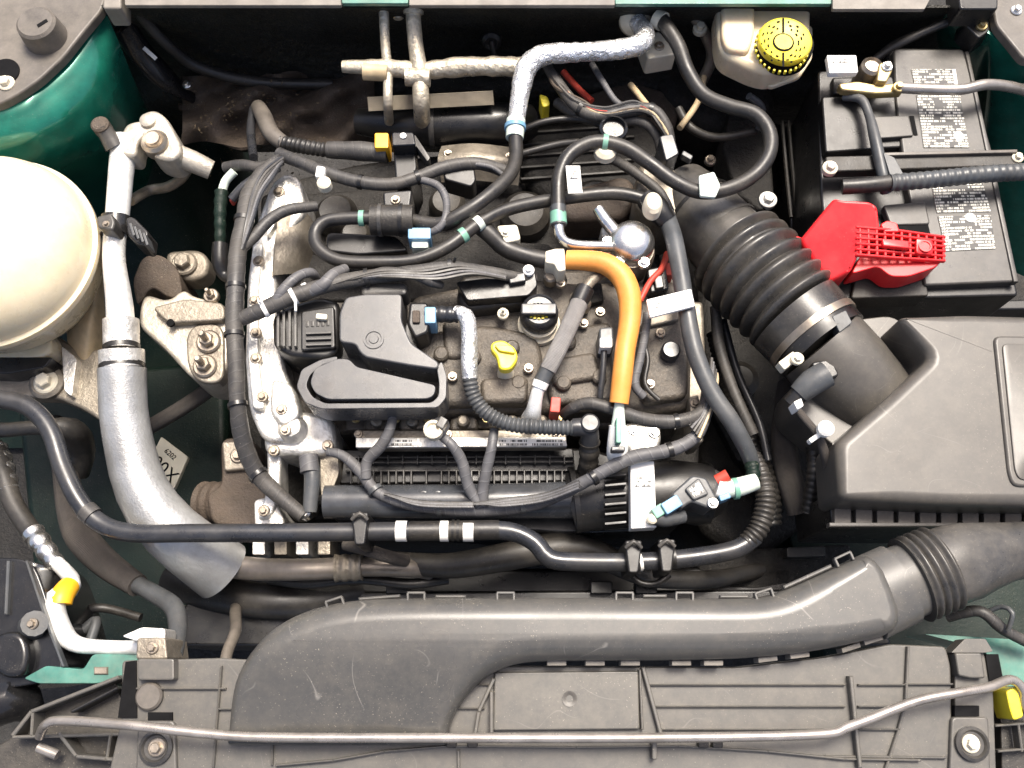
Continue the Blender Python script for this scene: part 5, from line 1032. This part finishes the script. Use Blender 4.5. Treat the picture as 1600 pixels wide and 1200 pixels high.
# leaf litter and grit blown against the firewall corner
lv, lf = [], []
for k in range(520):
    px, py = random.gauss(385, 75), random.gauss(190, 50)
    if not 235 < px < 560: continue
    z = -.158+.02*math.sin(px*.05+py*.09) if 300 < px < 555 and 125 < py < 220 else -.20-.0006*(py-150)-.02+random.uniform(-.004, .004)
    p = P(px, py, max(-.34, z)); s = random.choice((.0006, .001, .0016, .003))*random.uniform(.7, 1.2); an = random.random()*6.28
    d1 = Vector((math.cos(an), math.sin(an), random.uniform(-.4, .4)))*s; d2 = Vector((-math.sin(an), math.cos(an), random.uniform(-.4, .4)))*s*.5
    i = len(lv); lv += [p-d1, p+d2, p+d1, p-d2, p+Vector((0, 0, s*.3))]
    lf += [(i, i+1, i+4), (i+1, i+2, i+4), (i+2, i+3, i+4), (i+3, i, i+4)]
o = mk('leaf_litter', lv, lf, 'leaf_litter', smooth=False); o['kind'] = 'stuff'; o['label'] = 'dry leaf litter and grit caught at the firewall foot'; o['category'] = 'litter'

# ================================================================ SMALL CLUTTER: ties, strands, clips
D = bpy.data.objects
def find(lbl): return [o for o in D if o.get('label', '').startswith(lbl)][0]
def tie(parent, a, b, r, m='black', tail=None):
    band(parent, a, b, r, m, 'cable_tie', 14)
    if tail: tube('tie_tail', [b, tail], [2.5, 2], m, parent, seg=6)
w = find('long thick taped')
for (x, y, z), (dx, dy) in (((382, 340, -.015), (-1, 6)), ((368, 445, -.01), (0, 6)), ((366, 520, -.01), (0, 6)), ((371, 630, -.02), (1, 6)), ((402, 740, -.06), (4, 5))): tie(w, (x, y, z), (x+dx, y+dy, z), 16)
for k in range(5):
    q = [(448+random.uniform(-6, 6), 244+random.uniform(-6, 6), -.035), (414+k*3, 266+k*3, -.02), (396+k*3, 300+k, -.012), (386+k*2, 345, -.004), (378, 390, -.006)]
    tube('strand', q, 3, ('rubber_blue', 'tape', 'rubber', 'tape_light', 'rubber_blue')[k], w, seg=6)
w = find('taped harness branch crossing')
for (x, y, z), (dx, dy), t in (((410, 484, -.006), (6, -3), (404, 470, .01)), ((455, 464, -.002), (6, -3), (462, 486, .006)), ((570, 434, .0), (6, -1), None), ((700, 418, -.004), (6, 0), (712, 402, .006))): tie(w, (x, y, z), (x+dx, y+dy, z), 14.5, 'label_plain' if t and t[0] < 480 else 'black', t)
for k in range(4): tube('strand', [(520+k*12, 444-k*4, .006), (590+k*10, 424+k*3, .010), (660+k*8, 424+k*4, .008), (720+k*6, 416+k*4, .004), (790, 430+k*2, -.008)], 3, ('tape', 'rubber', 'tape_light', 'rubber')[k], w, seg=6)
box('clip', (502, 494, -.008), 18, 9, 5, .008, 'ivory', w); box('clip', (476, 449, .006), 10, 16, -25, .01, 'white', w)
w = find('taped harness draped')
for (x, y, z), (dx, dy) in (((1050, 702, -.03), (-7, 2)), ((930, 744, -.035), (-6, 4)), ((820, 789, -.062), (-7, 1)), ((690, 794, -.068), (-7, 0)), ((588, 768, -.066), (-4, -5))): tie(w, (x, y, z), (x+dx, y+dy, z), 13, 'rubber_grey' if x < 900 else 'black')
for k in range(6): tube('strand', [(740+k*4, 788, -.052), (790, 780+k*2, -.05), (850, 772+k*2, -.045), (905, 752+k*2, -.03)], 2.6, 'tape_light' if k % 2 else 'tape', w, seg=6)
for k in range(4): tube('strand', [(600+k*6, 772+k*2, -.055), (660, 784+k*2, -.054), (740, 786+k*2, -.054)], 2.4, 'tape_light' if k % 2 else 'tape', w, seg=6)
w = find('dark rear harness dipping')
for k in range(9):
    o1, o2 = random.uniform(-10, 12), random.uniform(-8, 10)
    tube('strand', [(846+k*4, 92+k*4, -.055), (872+o1, 130+o2, -.04), (905+o2, 160+o1*.6, -.032), (945, 174+o2*.8, -.028), (1000+o1, 166+o2, -.024), (1034+o2*.6, 192+k, -.028), (1044+k, 236, -.04)], 2.6, ('tape', 'rubber', 'rust_brown', 'tape', 'red_dull', 'rubber_blue', 'tape', 'tan', 'rubber')[k], w, seg=6)
tie(w, (905, 168, -.039), (911, 171, -.039), 13); tie(w, (1014, 171, -.03), (1020, 173, -.03), 12)
w = find('taped harness along the cam cover')
tie(w, (1060, 658, -.02), (1053, 659, -.02), 13); tie(w, (960, 640, -.024), (953, 638, -.024), 12)
for k in range(5): tube('strand', [(1112+k*2, 560+k*6, -.03), (1108+k*3, 600, -.02), (1098+k*3, 640, -.02), (1076+k*4, 664+k*5, -.02)], 2.8, ('tape', 'tape_light', 'rubber', 'tape', 'tan')[k], w, seg=6)
w = find('dark taped cable sagging')
tie(w, (560, 284, -.018), (566, 285, -.018), 12); tie(w, (650, 278, -.018), (656, 276, -.018), 12); tube('strand', [(740, 256, -.016), (770, 262, -.014), (795, 282, -.02)], 4, 'tape_light', w, seg=8)
# black gear under the rear hoses
for pts, r, m, nm, lb_ in (
    ([(396, 170, -.10), (392, 205, -.09), (396, 246, -.06)], 7, 'rubber_blue', 'wire_lead', 'upright dark lead left of the grey hose elbow'),
    ([(800, 210, -.07), (850, 190, -.06), (900, 186, -.06), (940, 196, -.055)], 5, 'rubber', 'wire_lead', 'thin black lead behind the vacuum hose bend'),
    ([(815, 240, -.07), (870, 226, -.065), (905, 222, -.06)], 6, 'rubber', 'wire_lead', 'short black lead right of the foil pipe foot'),
    ([(960, 250, -.06), (990, 268, -.05), (1030, 300, -.045), (1046, 330, -.04)], 8, 'tape', 'wire_lead', 'taped lead below the vacuum hose near rusty casting'),
    ([(1060, 170, -.10), (1080, 200, -.10), (1120, 215, -.11), (1180, 205, -.12)], 7, 'rubber', 'wire_lead', 'black lead in the dark beside the brake booster'),
    ([(1100, 120, -.09), (1090, 160, -.09), (1062, 200, -.08)], 5, 'tan', 'wire_lead', 'thin tan lead hanging under the brake reservoir'),
    ([(1170, 150, -.06), (1190, 168, -.08), (1186, 200, -.11)], 6, 'rubber_grey', 'brake_line', 'grey brake line dropping from the cream reservoir'),
    ([(1118, 480, -.10), (1124, 540, -.10), (1146, 610, -.10), (1178, 680, -.10)], 9, 'tape', 'wire_lead', 'taped lead shadowing the blue grey hose on its gearbox side'),
    ([(1130, 500, -.12), (1152, 580, -.12), (1186, 660, -.12), (1200, 720, -.12)], 6, 'rubber_blue', 'wire_lead', 'thin blue black lead down in the gearbox gap'),
    ([(1000, 470, -.03), (1016, 440, -.03), (1034, 420, -.035), (1042, 396, -.05)], 5, 'red_dull', 'wire_lead', 'dull red wire beside the orange bend'),
    ([(1000, 520, -.026), (1012, 560, -.026), (1008, 600, -.028), (1030, 625, -.03)], 4, 'rubber', 'wire_lead', 'thin black wire between orange sleeve and plug cap'),
    ([(280, 168, -.20), (330, 158, -.20), (400, 150, -.19), (500, 128, -.17)], 6, 'rust_brown', 'wire_lead', 'dirty brown pipe low on the firewall corner'),
    ([(70, 1010, -.10), (120, 960, -.14), (160, 950, -.16), (220, 965, -.16)], 7, 'rubber', 'wire_lead', 'thin black lead behind the white pipe bend'),
    ([(130, 985, -.12), (150, 970, -.12), (140, 1005, -.11)], 8, 'rubber_grey', 'wire_lead', 'stubby grey lead behind the white pipe'),
    ([(420, 905, -.17), (480, 912, -.16), (560, 905, -.16), (640, 912, -.16), (700, 905, -.17)], 8, 'rubber', 'wire_lead', 'dark lead running along the radiator behind the duct')):
    tag(tube(nm, pts, r, m, seg=10), lb_, 'pipe' if 'pipe' in lb_ else 'line' if nm == 'brake_line' else 'wire')
# tin heat shield and brackets
o = patch('heat_shield', [[(690, 228, -.12), (740, 224, -.11), (800, 230, -.12)], [(684, 250, -.11), (740, 246, -.10), (812, 252, -.11)], [(690, 285, -.13), (745, 282, -.12), (810, 290, -.13)]], 'alu_dull', th=.002); tag(o, 'dull tin heat shield between charge pipe and rear hoses', 'shield')
for x, y, m in ((700, 240, 'steel'), (796, 244, 'steel')): bolt(x, y, -.108, 7, o, m)
o = slab('valve_bracket', [(1000, 60), (1030, 48), (1058, 84), (1012, 92)], -.05, .03, 'ivory', bev=.003); tag(o, 'cream triangular bracket beside the foil pipe flange', 'bracket'); bolt(1030, 72, -.049, 8, o)
o = slab('hose_bracket', [(1076, 620), (1092, 616), (1100, 690), (1084, 694)], -.045, .05, 'alu_dull', bev=.003); tag(o, 'narrow metal bracket under the harness bend', 'bracket'); bolt(1086, 630, -.044, 8, o)
o = slab('coil_plug', [(1010, 420), (1040, 414), (1046, 452), (1016, 458)], -.036, .05, 'black', bev=.004); tag(o, 'black plug under the orange bend near the steel pump', 'plug'); box('latch', (1030, 440, -.030), 14, 20, -10, .01, 'cover_grey', o)
en_ = D['engine']
for x, y in ((900, 470), (912, 478), (860, 436)): lathe('nut', (x, y, -.040), [(11, -.006), (11, .008), (8, .010)], 'steel', en_, seg=12)
slab('cam_shade', [(902, 444), (940, 440), (944, 470), (910, 476)], -.043, .02, 'block_dark', en_, bev=.003)  # raised dark block; the shade of a recess is in its colour
slab('cam_step', [(860, 560), (930, 548), (940, 590), (862, 602)], -.036, .02, 'head_brown', en_, bev=.006, seg=3, r=10)
slab('cam_step', [(690, 500), (722, 496), (724, 560), (694, 560)], -.038, .02, 'head_brown', en_, bev=.006, seg=3, r=10)
slab('cam_step', [(750, 590), (826, 586), (824, 628), (752, 630)], -.036, .02, 'head_brown', en_, bev=.006, seg=3, r=10)
slab('cam_step', [(1010, 486), (1060, 474), (1062, 500), (1014, 510)], -.034, .02, 'alu_dull', en_, bev=.004, seg=3, r=6)
for x in (556, 618, 668, 760, 826, 872): bolt(x, 654, -.066, 7, en_, 'zinc_yellow')
